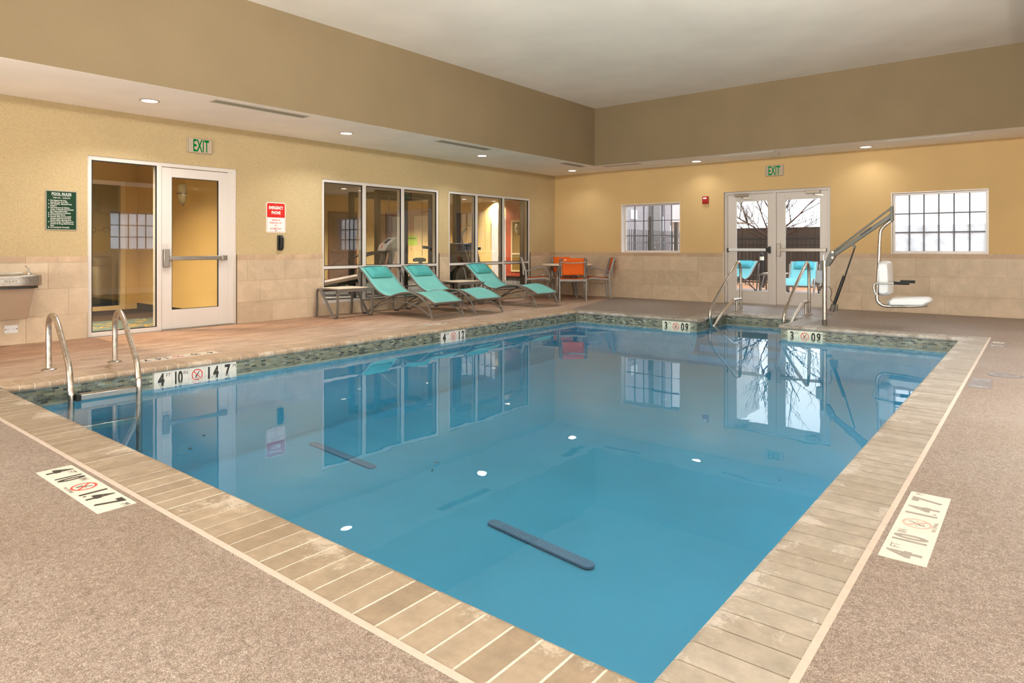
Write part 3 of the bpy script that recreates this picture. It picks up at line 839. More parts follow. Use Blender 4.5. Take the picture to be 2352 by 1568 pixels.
g = MB(); gasket(g, PA, L0 + 0.128, L1 - 0.135, 0.262, 2.02, 0.032, 0.06, 0.006); g.build('gasket', 'dark_gasket', lf, smooth=False)
g = MB(); PA.box(g, L0 + 0.13, L1 - 0.137, 0.264, 2.018, 0.045, 0.052); g.build('glass', 'glass_door', lf, smooth=False)
g = MB(); PA.box(g, 4.715, 4.78, 0.0, 2.15, 0.03, 0.10); g.build('door_stop', 'alu_white', door1, smooth=False)
g = MB(); PA.box(g, 3.812, 4.78, 0.0, 0.012, -0.01, 0.14); g.build('threshold', 'steel_brushed', door1, smooth=False)
def exit_bar(pl, a0, a1, z, parent, case_at, body='steel_brushed', bar='steel_brushed', casemat='steel_brushed', dd=0.03):
    g = MB(); s = 1 if case_at == a0 else -1
    pl.box(g, min(case_at, case_at + s * 0.075), max(case_at, case_at + s * 0.075), z - 0.12, z + 0.12, dd - 0.045, dd)
    g.build('latch_case', casemat, parent, bevel=0.008)
    g = MB(); pl.box(g, min(case_at + s * 0.005, case_at + s * 0.07), max(case_at + s * 0.005, case_at + s * 0.07), z + 0.12, z + 0.19, dd - 0.012, dd)
    pl.box(g, min(case_at + s * 0.005, case_at + s * 0.07), max(case_at + s * 0.005, case_at + s * 0.07), z - 0.16, z - 0.12, dd - 0.012, dd)
    g.build('escutcheon_plate', 'alu_frame', parent, smooth=False)
    g = MB(); b0, b1 = (a0 + 0.07, a1) if s == 1 else (a0, a1 - 0.07)
    pl.box(g, b0, b1, z - 0.028, z + 0.028, dd - 0.060, dd - 0.022)
    eb = g.build('push_bar', bar, parent, bevel=0.006)
    g = MB(); pl.box(g, (a1 - 0.07) if s == 1 else a0, a1 if s == 1 else (a0 + 0.07), z - 0.034, z + 0.034, dd - 0.066, dd)
    g.build('end_bracket', body, parent, bevel=0.006)
exit_bar(PA, 3.825, 4.675, 0.945, lf, 3.825)

# gym windows
def gym_window(name, y0, y1, z0, z1, muls, rail, lab):
    e = empty(name, (0, 0, 0), kind='structure'); e['label'] = lab
    f = MB(); ringframe(f, PA, y0, y1, z0, z1, 0.048, 0.02, 0.13); f.build('window_frame', 'alu_white', e, smooth=False, bevel=0.002)
    xs = [y0 + 0.048] + [v for m_ in muls for v in m_] + [y1 - 0.048]
    for m0, m1 in muls:
        g = MB(); PA.box(g, m0, m1, z0 + 0.048, z1 - 0.048, 0.02, 0.13); g.build('mullion', 'alu_white', e, smooth=False)
    for i in range(3):
        a0, a1 = xs[2 * i], xs[2 * i + 1]
        g = MB(); PA.box(g, a0, a1, rail - 0.022, rail + 0.022, 0.018, 0.13); g.build('rail', 'alu_white', e, smooth=False)
        for b0, b1 in ((z0 + 0.048, rail - 0.022), (rail + 0.022, z1 - 0.048)):
            g = MB(); PA.box(g, a0 + 0.002, a1 - 0.002, b0 + 0.002, b1 - 0.002, 0.036, 0.042); p = g.build('pane', 'glass_gym', e, smooth=False)
            g = MB(); gasket(g, PA, a0, a1, b0, b1, 0.024, 0.044, 0.012); g.build('gasket', 'dark_gasket', p, smooth=False)
    return e
gym_window('window_1', *WIN1[:2], WIN1[2], WIN1[3], ((7.075, 7.150), (7.94, 8.012)), 0.765, 'three-bay white framed gym window behind two loungers')
gym_window('window_2', *WIN2[:2], WIN2[2], WIN2[3], ((9.93, 10.0), (10.785, 10.855)), 0.765, 'three-bay white framed gym window nearest the corner')

# back wall windows
def grid_window(name, pl, a0, a1, z0, z1, nx, nz, glassm, lab, barw=0.016, reveal='alu_frame', dep=0.09):
    e = empty(name, (0, 0, 0), kind='structure'); e['label'] = lab
    f = MB()                                                # painted lining of the opening
    ringframe(f, pl, a0, a1, z0, z1, 0.012, 0.0, dep); f.build('window_reveal', reveal, e, smooth=False)
    f = MB(); ringframe(f, pl, a0 + 0.012, a1 - 0.012, z0 + 0.012, z1 - 0.012, 0.032, dep, dep + 0.07); f.build('window_frame', 'alu_frame', e, smooth=False)
    i0, i1, j0, j1 = a0 + 0.044, a1 - 0.044, z0 + 0.044, z1 - 0.044
    for i in range(1, nx):
        x = i0 + (i1 - i0) * i / nx; g = MB(); pl.box(g, x - barw / 2, x + barw / 2, j0, j1, dep + 0.004, dep + 0.045); g.build('glazing_bar', 'bar_grey', e, smooth=False)
    for j in range(1, nz):
        z = j0 + (j1 - j0) * j / nz; g = MB(); pl.box(g, i0, i1, z - barw / 2, z + barw / 2, dep + 0.006, dep + 0.043); g.build('glazing_bar', 'bar_grey', e, smooth=False)
    for i in range(nx):
        for j in range(nz):
            g = MB(); w = (i1 - i0) / nx; h = (j1 - j0) / nz
            pl.box(g, i0 + i * w + 0.001, i0 + (i + 1) * w - 0.001, j0 + j * h + 0.001, j0 + (j + 1) * h - 0.001, dep + 0.022, dep + 0.027)
            g.build('pane', glassm, e, smooth=False)
    return e
grid_window('window_3', PB, *WB1, 6, 3, 'glass_door', 'clear gridded window left of the double doors', 0.012, 'sign_white', 0.12)
grid_window('window_4', PB, *WB2, 6, 3, 'glass_foggy', 'fogged gridded window right of the pool lift', 0.018)
grid_window('window_5', PR, *WR, 6, 3, 'glass_foggy', 'fogged gridded window in the right wall')
grid_window('window_6', PR, 2.6, 4.05, 1.02, 2.08, 6, 3, 'glass_foggy', 'fogged gridded window in the right wall near the camera')

# double exit doors
door2 = empty('door_2', (0, 0, 0), kind='structure'); door2['label'] = 'pair of glazed white exit doors to the patio'
f = MB(); a0, a1, _, z1 = DOORB
D0 = 0.07
ringframe(f, PB, a0, a1, 0, z1, 0.055, D0 - 0.02, 0.19, False)
PB.box(f, -3.955, -3.890, 0, z1 - 0.055, D0 - 0.02, 0.15)
f.build('door_frame', 'alu_frame', door2, smooth=False, bevel=0.002)
f = MB(); ringframe(f, PB, a0, a1, 0, z1, 0.006, 0.0, D0 - 0.02, False); f.build('door_reveal', 'exit_housing', door2, smooth=False)
def gpx(u, v): p = PY(u, v, YB + D0 + 0.02); return p.x, p.z
gl_ = [(gpx(1691.7, 560)[0], gpx(1765.4, 560)[0]), (gpx(1803.6, 560)[0], gpx(1885.4, 560)[0])]
zg0, zg1 = gpx(1760, 670)[1], gpx(1760, 459.5)[1]
LV = [(a0 + 0.058, -3.958), (-3.887, a1 - 0.058)]
for i in range(2):
    l0, l1 = LV[i]; g0, g1 = gl_[i]
    m_ = MB(); PB.box(m_, l0, g0, 0.012, z1 - 0.058, D0, D0 + 0.045); PB.box(m_, g1, l1, 0.012, z1 - 0.058, D0, D0 + 0.045)
    PB.box(m_, g0, g1, zg1, z1 - 0.058, D0, D0 + 0.045); PB.box(m_, g0, g1, 0.012, zg0, D0, D0 + 0.045)
    lf = m_.build('door_leaf', 'alu_frame', door2, smooth=False, bevel=0.003)
    m_ = MB(); PB.box(m_, g0, g1, zg0, zg1, D0 + 0.02, D0 + 0.026); m_.build('glass', 'glass_door', lf, smooth=False)
    m_ = MB(); gasket(m_, PB, g0, g1, zg0, zg1, D0 - 0.004, D0 + 0.02, 0.010); m_.build('glazing_bead', 'alu_white', lf, smooth=False)
    # closer
    ca = (gpx(1705, 445)[0], gpx(1869, 437)[0])[i]
    m_ = MB(); PB.box(m_, ca - 0.125, ca + 0.125, z1 - 0.105, z1 - 0.045, -0.0 + 0.01, D0); cl = m_.build('door_closer', 'alu_satin', lf, bevel=0.004)
    m_ = MB(); m_.bar([PB.pt(ca, z1 - 0.12, 0.03), PB.pt(ca + 0.18, z1 - 0.15, 0.02), PB.pt(ca + 0.05, z1 - 0.125, 0.0)], 0.02, 0.008, (0, 0, 1)); m_.build('closer_arm', 'alu_satin', lf)
    if i == 1: exit_bar(PB, l0 + 0.01, gpx(1900, 570)[0], 1.045, lf, l0 + 0.01, dd=D0)
    else:
        m_ = MB(); PB.box(m_, l0 + 0.03, l1 - 0.06, 1.02, 1.072, D0 - 0.055, D0 - 0.02); m_.build('push_bar', 'white_plastic', lf, bevel=0.006)
        m_ = MB(); PB.box(m_, l1 - 0.065, l1 - 0.03, 0.98, 1.11, D0 - 0.06, D0); PB.box(m_, l1 - 0.11, l1 - 0.065, 1.0, 1.09, D0 - 0.06, D0); m_.build('latch_case', 'black_plastic', lf, bevel=0.004)
        m_ = MB(); PB.box(m_, l0 + 0.0, l0 + 0.03, 1.0, 1.08, D0 - 0.058, D0); m_.build('end_bracket', 'black_plastic', lf, bevel=0.004)
m_ = MB(); PB.box(m_, a0, a1, 0.0, 0.012, -0.01, 0.19); m_.build('threshold', 'steel_brushed', door2, smooth=False)
m_ = MB(); PB.box(m_, a0 + 0.0, a0 + 0.012, 0.0, 1.0, -0.016, 0.0); m_.build('corner_guard', 'alu_white', door2, smooth=False)
# ------------------------------------------------------------------ ceiling fixtures
WARM = (0.95, 0.95, 0.95)
COOL = (0.97, 0.96, 0.92)
def area(name, loc, size, power, color=WARM, rot=(0, 0, 0), shape='DISK', sy=None, spread=math.pi):
    d = bpy.data.lights.new(name, 'AREA'); d.shape = shape; d.size = size; d.energy = power; d.color = color; d.spread = spread
    if sy: d.size_y = sy
    o = bpy.data.objects.new(name, d); COL.objects.link(o); o.location = loc; o.rotation_euler = rot; return o
def lathe_ring(r0, r1, h):
    return [(r0, 0.0), (r1, 0.0), (r1, -h), (r0, -h)]
def downlight(x, y, z, label, power, group='recessed ceiling lights', r=0.085, col=WARM, spr=None):
    e = tag(empty('downlight', (x, y, z)), label, 'ceiling light', group)
    k = 28; mb = MB(); vs = []
    for (rr, hh) in ((r, -0.0005), (r, -0.007), (r + 0.02, -0.004), (r + 0.022, -0.0005)):
        for j in range(k): vs.append((rr * math.cos(2 * math.pi * j / k), rr * math.sin(2 * math.pi * j / k), hh))
    mb.add(vs, [(i * k + j, i * k + (j + 1) % k, (i + 1) * k + (j + 1) % k, (i + 1) * k + j) for i in range(3) for j in range(k)])
    mb.build('trim_ring', 'trim_ring', e)
    MB().lathe([(0, -0.001), (r, -0.001), (r, -0.003), (0, -0.003)], k=k).build('lens', 'lamp_lens', e, smooth=False)
    l = area('lamp', (x, y, z - 0.012), r * 2, power, col, spread=math.radians(spr or SPREAD))
    return e
PW = LAMP
for i, (x, y) in enumerate(((-8.0, 3.27), (-8.0, 6.02), (-8.0, 9.05), (-8.0, 12.03))):
    downlight(x, y, ZC, ('lit recessed ceiling light over the glass entrance door', 'lit recessed ceiling light between the two left air vents', 'lit recessed ceiling light above the lounger windows', 'lit recessed ceiling light in the room corner over the table')[i], PW * (1, 1, 0.8, 0.2)[i])
for i, (x, y) in enumerate(((-5.25, 12.26), (-2.29, 12.30))):
    downlight(x, y, ZC, ('lit recessed ceiling light left of the double doors', 'lit recessed ceiling light right of the back exit sign')[i], PW * 0.16)
for (x, y, w_) in ((1.0, 3.0, 'right soffit beside the camera'), (1.0, 6.0, 'right soffit, second from the camera'), (1.0, 9.0, 'right soffit, third from the camera'), (1.0, 11.6, 'far right corner soffit'), (-1.6, -0.9, 'front soffit nearest the camera'), (-4.2, -0.9, 'middle of the front soffit'), (-6.6, -0.9, 'left end of the front soffit')):
    downlight(x, y, ZC, 'lit recessed ceiling light, ' + w_, 60.0 if (x > 0 and y > 5 and y < 10) else 8.0)
# fill lamps added on the unseen upper walls to brighten the high ceiling
def fill_uplight(loc, rz, label):
    e = tag(empty('fill_uplight', loc, rz), label, 'wall lamp', 'added fill lights washing the high ceiling')
    mb = MB(); mb.prism([(0.0, -0.25, -0.10), (0.10, -0.25, -0.10), (0.24, -0.25, 0.06), (0.24, -0.25, 0.08), (0.0, -0.25, 0.08)], (0, 0.5, 0)); mb.build('housing', 'alu_white', e, bevel=0.004)
    MB().bx(0.03, 0.22, -0.23, 0.23, 0.080, 0.084).build('lens', 'lamp_lens', e, smooth=False)
    l = area('fill_uplight_lamp', (0, 0, 0), 0.19, FILL_UP * (1.3 if rz < 3 else 0.85), COOL, shape='RECTANGLE', sy=0.46)
    l.location = Vector(loc) + Matrix.Rotation(rz, 3, 'Z') @ Vector((0.125, 0, 0.09)); l.rotation_euler = (Matrix.Rotation(rz, 3, 'Z') @ Matrix.Rotation(math.pi + math.radians(FILL_TILT + (25 if rz < 3 else -8)), 3, 'Y')).to_euler()
ORD = ('first', 'second', 'third', 'fourth', 'fifth', 'sixth')
for i, y in enumerate((2.2, 3.9, 5.6)): fill_uplight((SXR, y, 2.98), math.pi, 'added white fill light on the upper right wall, %s from the camera, outside the picture' % ORD[i])
for i, x in enumerate((-0.3, -1.3, -2.3)): fill_uplight((x, SYN, 2.98), math.pi / 2, 'added white fill light on the upper front wall, %s from the right, outside the picture' % ORD[i])
# opal fill lights added low on unseen front and right walls, brightening the soffits
def fill_wall_light(pl, a, z, label):
    e = tag(empty('fill_wall_light', pl.pt(a, z, 0)), label, 'wall lamp', 'added opal fill lights behind the camera')
    o_ = pl.pt(a, z, 0)
    def bb(a0, a1, z0, z1, d0, d1, nm, mt):
        m_ = MB(); p_ = pl.pt(a + a0, z + z0, d0) - o_; q__ = pl.pt(a + a1, z + z1, d1) - o_
        m_.bx(min(p_.x, q__.x), max(p_.x, q__.x), min(p_.y, q__.y), max(p_.y, q__.y), p_.z, q__.z); return m_.build(nm, mt, e, bevel=0.004)
    bb(-0.65, 0.65, -0.10, 0.10, -0.02, 0.0, 'back_plate', 'alu_white'); bb(-0.62, 0.62, -0.085, 0.085, -0.07, -0.02, 'opal_diffuser', 'lamp_lens')
    l = area('wall_lamp', pl.pt(a, z, -0.085), 1.2, FILL_WALL, COOL, shape='RECTANGLE', sy=0.16)
    l.rotation_euler = {'R': (math.radians(120), 0, math.radians(90)), 'N': (math.radians(120), 0, 0)}[pl.k]
PN = Pl('N', YN)
for i, x in enumerate((-0.2, -2.1, -4.0, -5.85)): fill_wall_light(PN, x, 0.7, 'added opal fill light low on the front wall, number %s from the right, outside the picture' % ('one', 'two', 'three', 'four')[i])
for i, y in enumerate((0.6, 3.0 + 2.2)): fill_wall_light(PR, y, 0.6, 'added opal fill light low on the right wall, %s, outside the picture' % ('beside the camera', 'before the fogged window')[i])
# flat fill panels added in the unseen ceiling above the camera for brightness
for i, (x, y) in enumerate(((-1.3, 1.5), (-3.6, 1.5), (-1.3, 3.7), (-3.4, 3.5))):
    e = tag(empty('fill_panel', (x, y, ZU)), 'added square edged fill panel in the high ceiling above the camera, %s' % ('first', 'second', 'third', 'fourth')[i], 'ceiling light', 'added fill panels above the camera')
    f = MB()
    for (u0, u1, v0, v1) in ((-0.62, 0.62, -0.32, -0.295), (-0.62, 0.62, 0.295, 0.32), (-0.62, -0.595, -0.295, 0.295), (0.595, 0.62, -0.295, 0.295)): f.bx(u0, u1, v0, v1, -0.02, -0.0005)
    f.build('frame', 'alu_white', e, smooth=False)
    MB().bx(-0.595, 0.595, -0.295, 0.295, -0.010, -0.0005).build('diffuser', 'lamp_lens', e, smooth=False)
    area('fill_panel_lamp', (x, y, ZU - 0.022), 1.19, FILL_CEIL, COOL, shape='RECTANGLE', sy=0.59)
# linear vents
def vent(x0, x1, y0, y1, label, mat='vent_grey'):
    e = tag(empty('ceiling_vent', ((x0 + x1) / 2, (y0 + y1) / 2, ZC)), label, 'air vent', 'linear ceiling vents')
    L, W = x1 - x0, y1 - y0; alongx = L > W
    mb = MB(); b = 0.022
    for (a0, a1, c0, c1) in ((-L / 2, L / 2, -W / 2, -W / 2 + b), (-L / 2, L / 2, W / 2 - b, W / 2), (-L / 2, -L / 2 + b, -W / 2 + b, W / 2 - b), (L / 2 - b, L / 2, -W / 2 + b, W / 2 - b)):
        mb.bx(a0, a1, c0, c1, -0.006, -0.0003)
    mb.build('frame', mat, e, smooth=False)
    MB().bx(-L / 2 + b, L / 2 - b, -W / 2 + b, W / 2 - b, -0.0015, -0.0003).build('duct_opening', 'vent_dark', e, smooth=False)
    n = 3
    for i in range(n):
        g = MB(); t = (i + 1) / (n + 1)
        if alongx: g.bx(-L / 2 + b, L / 2 - b, -W / 2 + W * t - 0.004, -W / 2 + W * t + 0.004, -0.006, -0.001)
        else: g.bx(-L / 2 + W * 0 - L / 2 * 0 + (-L / 2 + L * t) + L / 2 - 0.004, (-L / 2 + L * t) + L / 2 + 0.004 , -W / 2 + b, W / 2 - b, -0.006, -0.001) if False else g.bx(-L / 2 + L * t - 0.004, -L / 2 + L * t + 0.004, -W / 2 + b, W / 2 - b, -0.006, -0.001)
        g.build('slat', mat, e, smooth=False)
vent(-7.50, -7.34, 3.72, 4.95, 'long grey slotted air vent above the entrance door side')
vent(-7.50, -7.34, 7.35, 8.55, 'grey slotted air vent above the first gym window')
vent(-7.52, -7.36, 10.85, 11.60, 'short grey slotted air vent next to the bulkhead corner')
vent(-7.10, -6.25, 11.80, 11.94, 'slotted air vent on the back soffit beside the corner', 'trim_ring')
vent(-4.60, -3.65, 11.80, 11.94, 'pale slotted air vent in front of the exit sign', 'paint_ceiling')
vent(-1.95, -0.80, 11.80, 11.94, 'pale slotted air vent at the right above the fogged window', 'paint_ceiling')
c = FL(1790, 352, ZC)
e = tag(empty('sprinkler_head', (c.x, c.y, ZC)), 'small chrome sprinkler head under the back soffit', 'sprinkler')
MB().lathe([(0, 0), (0.03, -0.001), (0.028, -0.006), (0.008, -0.008), (0.006, -0.03), (0, -0.03)], k=14).build('body', 'chrome', e)
MB().lathe([(0, -0.04), (0.018, -0.04), (0.018, -0.043), (0, -0.043)], k=14).build('deflector', 'chrome', e)
MB().bar([(-0.012, 0, -0.02), (-0.012, 0, -0.041)], 0.003, 0.003, (0, 1, 0)).bar([(0.012, 0, -0.02), (0.012, 0, -0.041)], 0.003, 0.003, (0, 1, 0)).build('yoke', 'chrome', e)

# ------------------------------------------------------------------ signs
def exit_sign(pl, a0, a1, z0, z1, label):
    base = pl.pt((a0 + a1) / 2, (z0 + z1) / 2, 0)
    e = tag(empty('exit_sign', base), label, 'exit sign', 'exit signs')
    w, h = (a1 - a0), (z1 - z0)
    M = pl.M(0, 0, 0).copy(); M.translation = Vector((0, 0, 0))
    def bx(x0, x1, y0, y1, d0, d1, nm, mt, bev=0.0):
        mb = MB(); mb.add([M @ Vector((x, y, z)) for x in (x0, x1) for y in (y0, y1) for z in (d0, d1)], [(0, 1, 3, 2), (4, 6, 7, 5), (0, 4, 5, 1), (2, 3, 7, 6), (0, 2, 6, 4), (1, 5, 7, 3)])
        return mb.build(nm, mt, e, bevel=bev)
    bx(-w / 2, w / 2, -h / 2, h / 2, 0.012, 0.048, 'housing', 'exit_housing', 0.012)
    bx(-w / 2 - 0.012, w / 2 + 0.006, -h / 2 + 0.01, h / 2 + 0.006, 0.0, 0.014, 'back_plate', 'vent_grey')
    g = MB(); put_text(g, 'EXIT', 0.232, M @ Matrix.Translation((0, 0, 0.0487)), 0.0, -0.080, sx=0.46, bold=0.004)
    g.build('lettering', 'exit_green', e, smooth=False)
exit_sign(PA, 4.135, 4.455, 2.368, 2.568, 'green EXIT sign on the left wall above the glass entrance door')
exit_sign(PB, -4.055, -3.735, 2.43, 2.632, 'green EXIT sign on the back wall above the double doors')

def plate(name, pl, a0, a1, z0, z1, label, cat, mats, th=0.006, rim=0.0, rad=0.0):
    c = pl.pt((a0 + a1) / 2, (z0 + z1) / 2, 0)
    e = tag(empty(name, c), label, cat)
    M = pl.M(0, 0, 0).copy(); M.translation = Vector((0, 0, 0)); w, h = a1 - a0, z1 - z0
    def rr(w, h, r, z0, z1, mb):
        if r <= 0: pts = [(-w / 2, -h / 2), (w / 2, -h / 2), (w / 2, h / 2), (-w / 2, h / 2)]
        else:
            pts = []
            for cx, cy, a in ((w / 2 - r, -h / 2 + r, -90), (w / 2 - r, h / 2 - r, 0), (-w / 2 + r, h / 2 - r, 90), (-w / 2 + r, -h / 2 + r, 180)):
                for k in range(5): t = math.radians(a + 22.5 * k); pts.append((cx + r * math.cos(t), cy + r * math.sin(t)))
        return mb.prism([M @ Vector((x, y, z0)) for x, y in pts], M @ Vector((0, 0, z1 - z0)))
    return e, M, w, h, rr
# pool rules
e, M, w, h, rr = plate('pool_rules_sign', PA, 2.517, 2.833, 1.29, 1.75, 'dark green pool rules sign with white lettering left of the glass door', 'sign', None)
rr(w, h, 0, 0.0, 0.010, MB()).build('frame', 'sign_silver', e, smooth=False)
rr(w - 0.018, h - 0.018, 0, 0.010, 0.0115, MB()).build('panel', 'sign_green', e, smooth=False)
g = MB(); T = M @ Matrix.Translation((0, 0, 0.0125))
put_text(g, 'POOL RULES', 0.040, T, 0, h / 2 - 0.052, sx=0.88, bold=0.0006)
stroke(g, T, -0.095, h / 2 - 0.060, 0.095, h / 2 - 0.060, 0.0022)
put_text(g, '9:00 AM - 10:00 PM', 0.0225, T, 0, h / 2 - 0.092, sx=0.95)
rules = [('1.', 'No Lifeguard On Duty.'), ('', 'Swim At Your Own Risk.'), ('2.', 'NO DIVING.  Maximum Pool'), ('', "Depth 5'."), ('3.', 'Non-Swimmers & Children'), ('', 'Under 12 Must Be Accompanied'), ('', 'By A Responsible Adult.'), ('4.', 'Glass Containers Prohibited.'), ('5.', 'Do Not Swim Alone.'), ('6.', 'Persons With Communicable'), ('', 'Diseases Shall Not Use Pool.'), ('', 'Shower Before Entering Pool.'), ('7.', 'Persons Under The Influence Of'), ('', 'Alcohol Or Drugs Shall Not Use'), ('', 'Pool.'), ('8.', 'No Running Or Horseplay.')]
for i, (n_, t_) in enumerate(rules):
    yy = h / 2 - 0.122 - i * 0.0208
    if n_: put_text(g, n_, 0.0205, T, -w / 2 + 0.024, yy, align='LEFT', sx=0.9, bold=0.0003)
    put_text(g, t_, 0.0205, T, -w / 2 + 0.046, yy, align='LEFT', sx=0.86, bold=0.0003)
g.build('lettering', 'print_white', e, smooth=False)
# emergency phone sign
e, M, w, h, rr = plate('emergency_phone_sign', PA, 5.288, 5.605, 1.312, 1.762, 'red and white emergency phone sign above the black wall phone', 'sign', None)
rr(w, h, 0.03, 0.0, 0.003, MB()).build('plate', 'sign_white', e, smooth=False)
T = M @ Matrix.Translation((0, 0, 0.0034))
g = MB(); 
pts = []
for cx, cy, a in ((w / 2 - 0.033, h / 2 - 0.033, 0), (-w / 2 + 0.033, h / 2 - 0.033, 90)):
    for k in range(5): t = math.radians(a + 22.5 * k); pts.append((cx + 0.022 * math.cos(t), cy + 0.022 * math.sin(t)))
pts = [(w / 2 - 0.011, 0.0)] + pts + [(-w / 2 + 0.011, 0.0)]
g.poly([T @ Vector((x, y, 0)) for x, y in pts])
stroke(g, T, -w / 2 + 0.012, 0.0, -w / 2 + 0.012, -h / 2 + 0.03, 0.004); stroke(g, T, w / 2 - 0.012, 0.0, w / 2 - 0.012, -h / 2 + 0.03, 0.004); stroke(g, T, -w / 2 + 0.03, -h / 2 + 0.011, w / 2 - 0.03, -h / 2 + 0.011, 0.004)
g.build('red_panel', 'sign_red', e, smooth=False)
g = MB(); T2 = M @ Matrix.Translation((0, 0, 0.0042))
put_text(g, 'EMERGENCY', 0.062, T2, 0, 0.125, sx=0.66, bold=0.0022); put_text(g, 'PHONE', 0.062, T2, 0, 0.052, sx=0.72, bold=0.0022)
g.build('white_lettering', 'print_white', e, smooth=False)
g = MB()
for i, t_ in enumerate(('PICKING UP', 'PHONE WILL CALL', '911', 'AUTOMATICALLY')):
    put_text(g, t_, (0.036, 0.034, 0.042, 0.034)[i], T2, 0, (-0.050, -0.092, -0.136, -0.178)[i], sx=0.72, bold=0.0004)
g.build('red_lettering', 'sign_red', e, smooth=False)
for yy in (h / 2 - 0.035, -h / 2 + 0.03):
    q = M @ Vector((0, yy, 0.003)); MB().lathe([(0, 0), (0.010, 0.0), (0.009, 0.005), (0, 0.006)], c=q, k=12, axis='x').build('bolt', 'steel_brushed', e)
# wall phone
e = tag(empty('wall_phone', PA.pt(5.51, 1.16, 0)), 'black emergency handset on the left wall under the red sign', 'phone')
mb = MB(); mb.bx(0.0, 0.022, -0.045, 0.045, -0.115, 0.115); mb.build('cradle', 'black_plastic', e, bevel=0.008)
mb = MB(); pts = spline([(0.03, 0.004, 0.108), (0.052, 0.004, 0.07), (0.057, 0.004, 0), (0.052, 0.004, -0.07), (0.03, 0.004, -0.108)], 5)
mb.bar(pts, 0.052, 0.022, (0, 1, 0)); hs = mb.build('handset', 'black_plastic', e, bevel=0.006)
mb = MB(); mb.lathe([(0, 0.018), (0.026, 0.018), (0.028, 0.04), (0.02, 0.05), (0, 0.05)], c=(0, 0.004, 0.085), k=16, axis='x'); mb.lathe([(0, 0.018), (0.026, 0.018), (0.028, 0.04), (0.02, 0.05), (0, 0.05)], c=(0, 0.004, -0.085), k=16, axis='x'); mb.build('ear_and_mouth_cups', 'black_plastic', hs)
# fire alarm
e = tag(empty('fire_alarm_pull', PB.pt(-5.238, 2.04, 0)), 'small red fire alarm box on the back wall left of the doors', 'fire alarm')
MB().bx(-0.062, 0.062, -0.045, 0, -0.075, 0.075).build('housing', 'alarm_red', e, bevel=0.008)
MB().bx(-0.042, 0.030, -0.049, -0.045, 0.022, 0.052).build('white_label', 'print_white', e, smooth=False)
MB().bx(-0.045, 0.045, -0.056, -0.045, -0.04, -0.02).build('pull_bar', 'alarm_red', e, bevel=0.004)
# outlets
def outlet(pl, a0, a1, z0, z1, label, horiz):
    e = tag(empty('wall_outlet', pl.pt((a0 + a1) / 2, (z0 + z1) / 2, -0.012)), label, 'outlet')
    M = pl.M(0, 0, 0).copy(); M.translation = Vector((0, 0, 0)); w, h = a1 - a0, z1 - z0
    def bb(mb, x0, x1, y0, y1, d0, d1): return mb.add([M @ Vector((x, y, z)) for x in (x0, x1) for y in (y0, y1) for z in (d0, d1)], [(0, 1, 3, 2), (4, 6, 7, 5), (0, 4, 5, 1), (2, 3, 7, 6), (0, 2, 6, 4), (1, 5, 7, 3)])
    bb(MB(), -w / 2, w / 2, -h / 2, h / 2, 0, 0.006).build('plate', 'white_plastic', e, bevel=0.003)
    for s in (-1, 1):
        o = s * 0.024; r = bb(MB(), *((o - 0.017, o + 0.017, -0.016, 0.016) if horiz else (-0.016, 0.016, o - 0.017, o + 0.017)), 0.006, 0.009).build('socket', 'white_plastic', e, bevel=0.002)
        g = MB()
        for (a, b_) in ((-0.006, 0.004), (0.006, 0.004), (0.0, -0.008)):
            x, y = (o + b_, a) if horiz else (a, o + b_)
            bb(g, x - 0.0025, x + 0.0025, y - 0.0015, y + 0.0015, 0.009, 0.0095)
        g.build('slots', 'ink_black', r, smooth=False)
        if horiz: bb(MB(), s * 0.050 - 0.006, s * 0.050 + 0.006, -0.004, 0.006, 0.006, 0.008).build('rusty_screw', 'rust', e)
outlet(PA, 2.130, 2.252, 0.133, 0.222, 'white wall outlet with rusty screws below the drinking fountain', True)
outlet(PA, 12.18, 12.25, 0.36, 0.475, 'white wall outlet in the tiles behind the left orange chair', False)

# ------------------------------------------------------------------ drinking fountain
e = tag(empty('drinking_fountain', (XA + 0.012, 2.12, 0)), 'stainless wall drinking fountain at the left edge, over the outlet', 'drinking fountain')
FY = 2.395 - 2.12
mb = MB()
pts = [(0.0, FY, 0), (0.30, FY, 0), (0.36, FY - 0.04, 0), (0.40, FY - 0.12, 0), (0.405, -0.05, 0), (0.36, -0.28, 0), (0.30, -0.33, 0), (0.0, -0.33, 0)]
mb.prism([(x, y, 0.668) for x, y, _ in pts], (0, 0, 0.118))
mb.build('basin_body', 'steel_brushed', e, bevel=0.012, seg=3, ang=0.5)
mb = MB(); mb.prism([(x * 0.93, y * 0.9, 0.640) for x, y, _ in pts], (0, 0, 0.03)); mb.build('skirt_shadow_gap', 'baseboard_dark', e, smooth=False)
mb = MB(); mb.add([(0, FY - 0.06, 0.645), (0.32, FY - 0.07, 0.645), (0.32, -0.30, 0.645), (0, -0.30, 0.645), (0, FY - 0.10, 0.30), (0.22, FY - 0.11, 0.30), (0.22, -0.28, 0.30), (0, -0.28, 0.30)],
                  [(0, 1, 2, 3), (7, 6, 5, 4), (0, 4, 5, 1), (1, 5, 6, 2), (2, 6, 7, 3), (3, 7, 4, 0)]); mb.build('lower_shroud', 'fountain_grey', e, smooth=False, bevel=0.006)
mb = MB(); mb.lathe([(0.135, 0.788), (0.15, 0.796), (0.16, 0.793), (0.155, 0.786)], c=(0.19, -0.02, 0), k=28); mb.lathe([(0, 0.7875), (0.135, 0.7875), (0.13, 0.789), (0.0, 0.7885)], c=(0.19, -0.02, 0), k=28); mb.build('bowl', 'chrome', e)
mb = MB(); mb.bx(0.0, 0.05, -0.30, FY - 0.10, 0.786, 0.806); mb.build('back_ledge', 'steel_brushed', e, bevel=0.006)
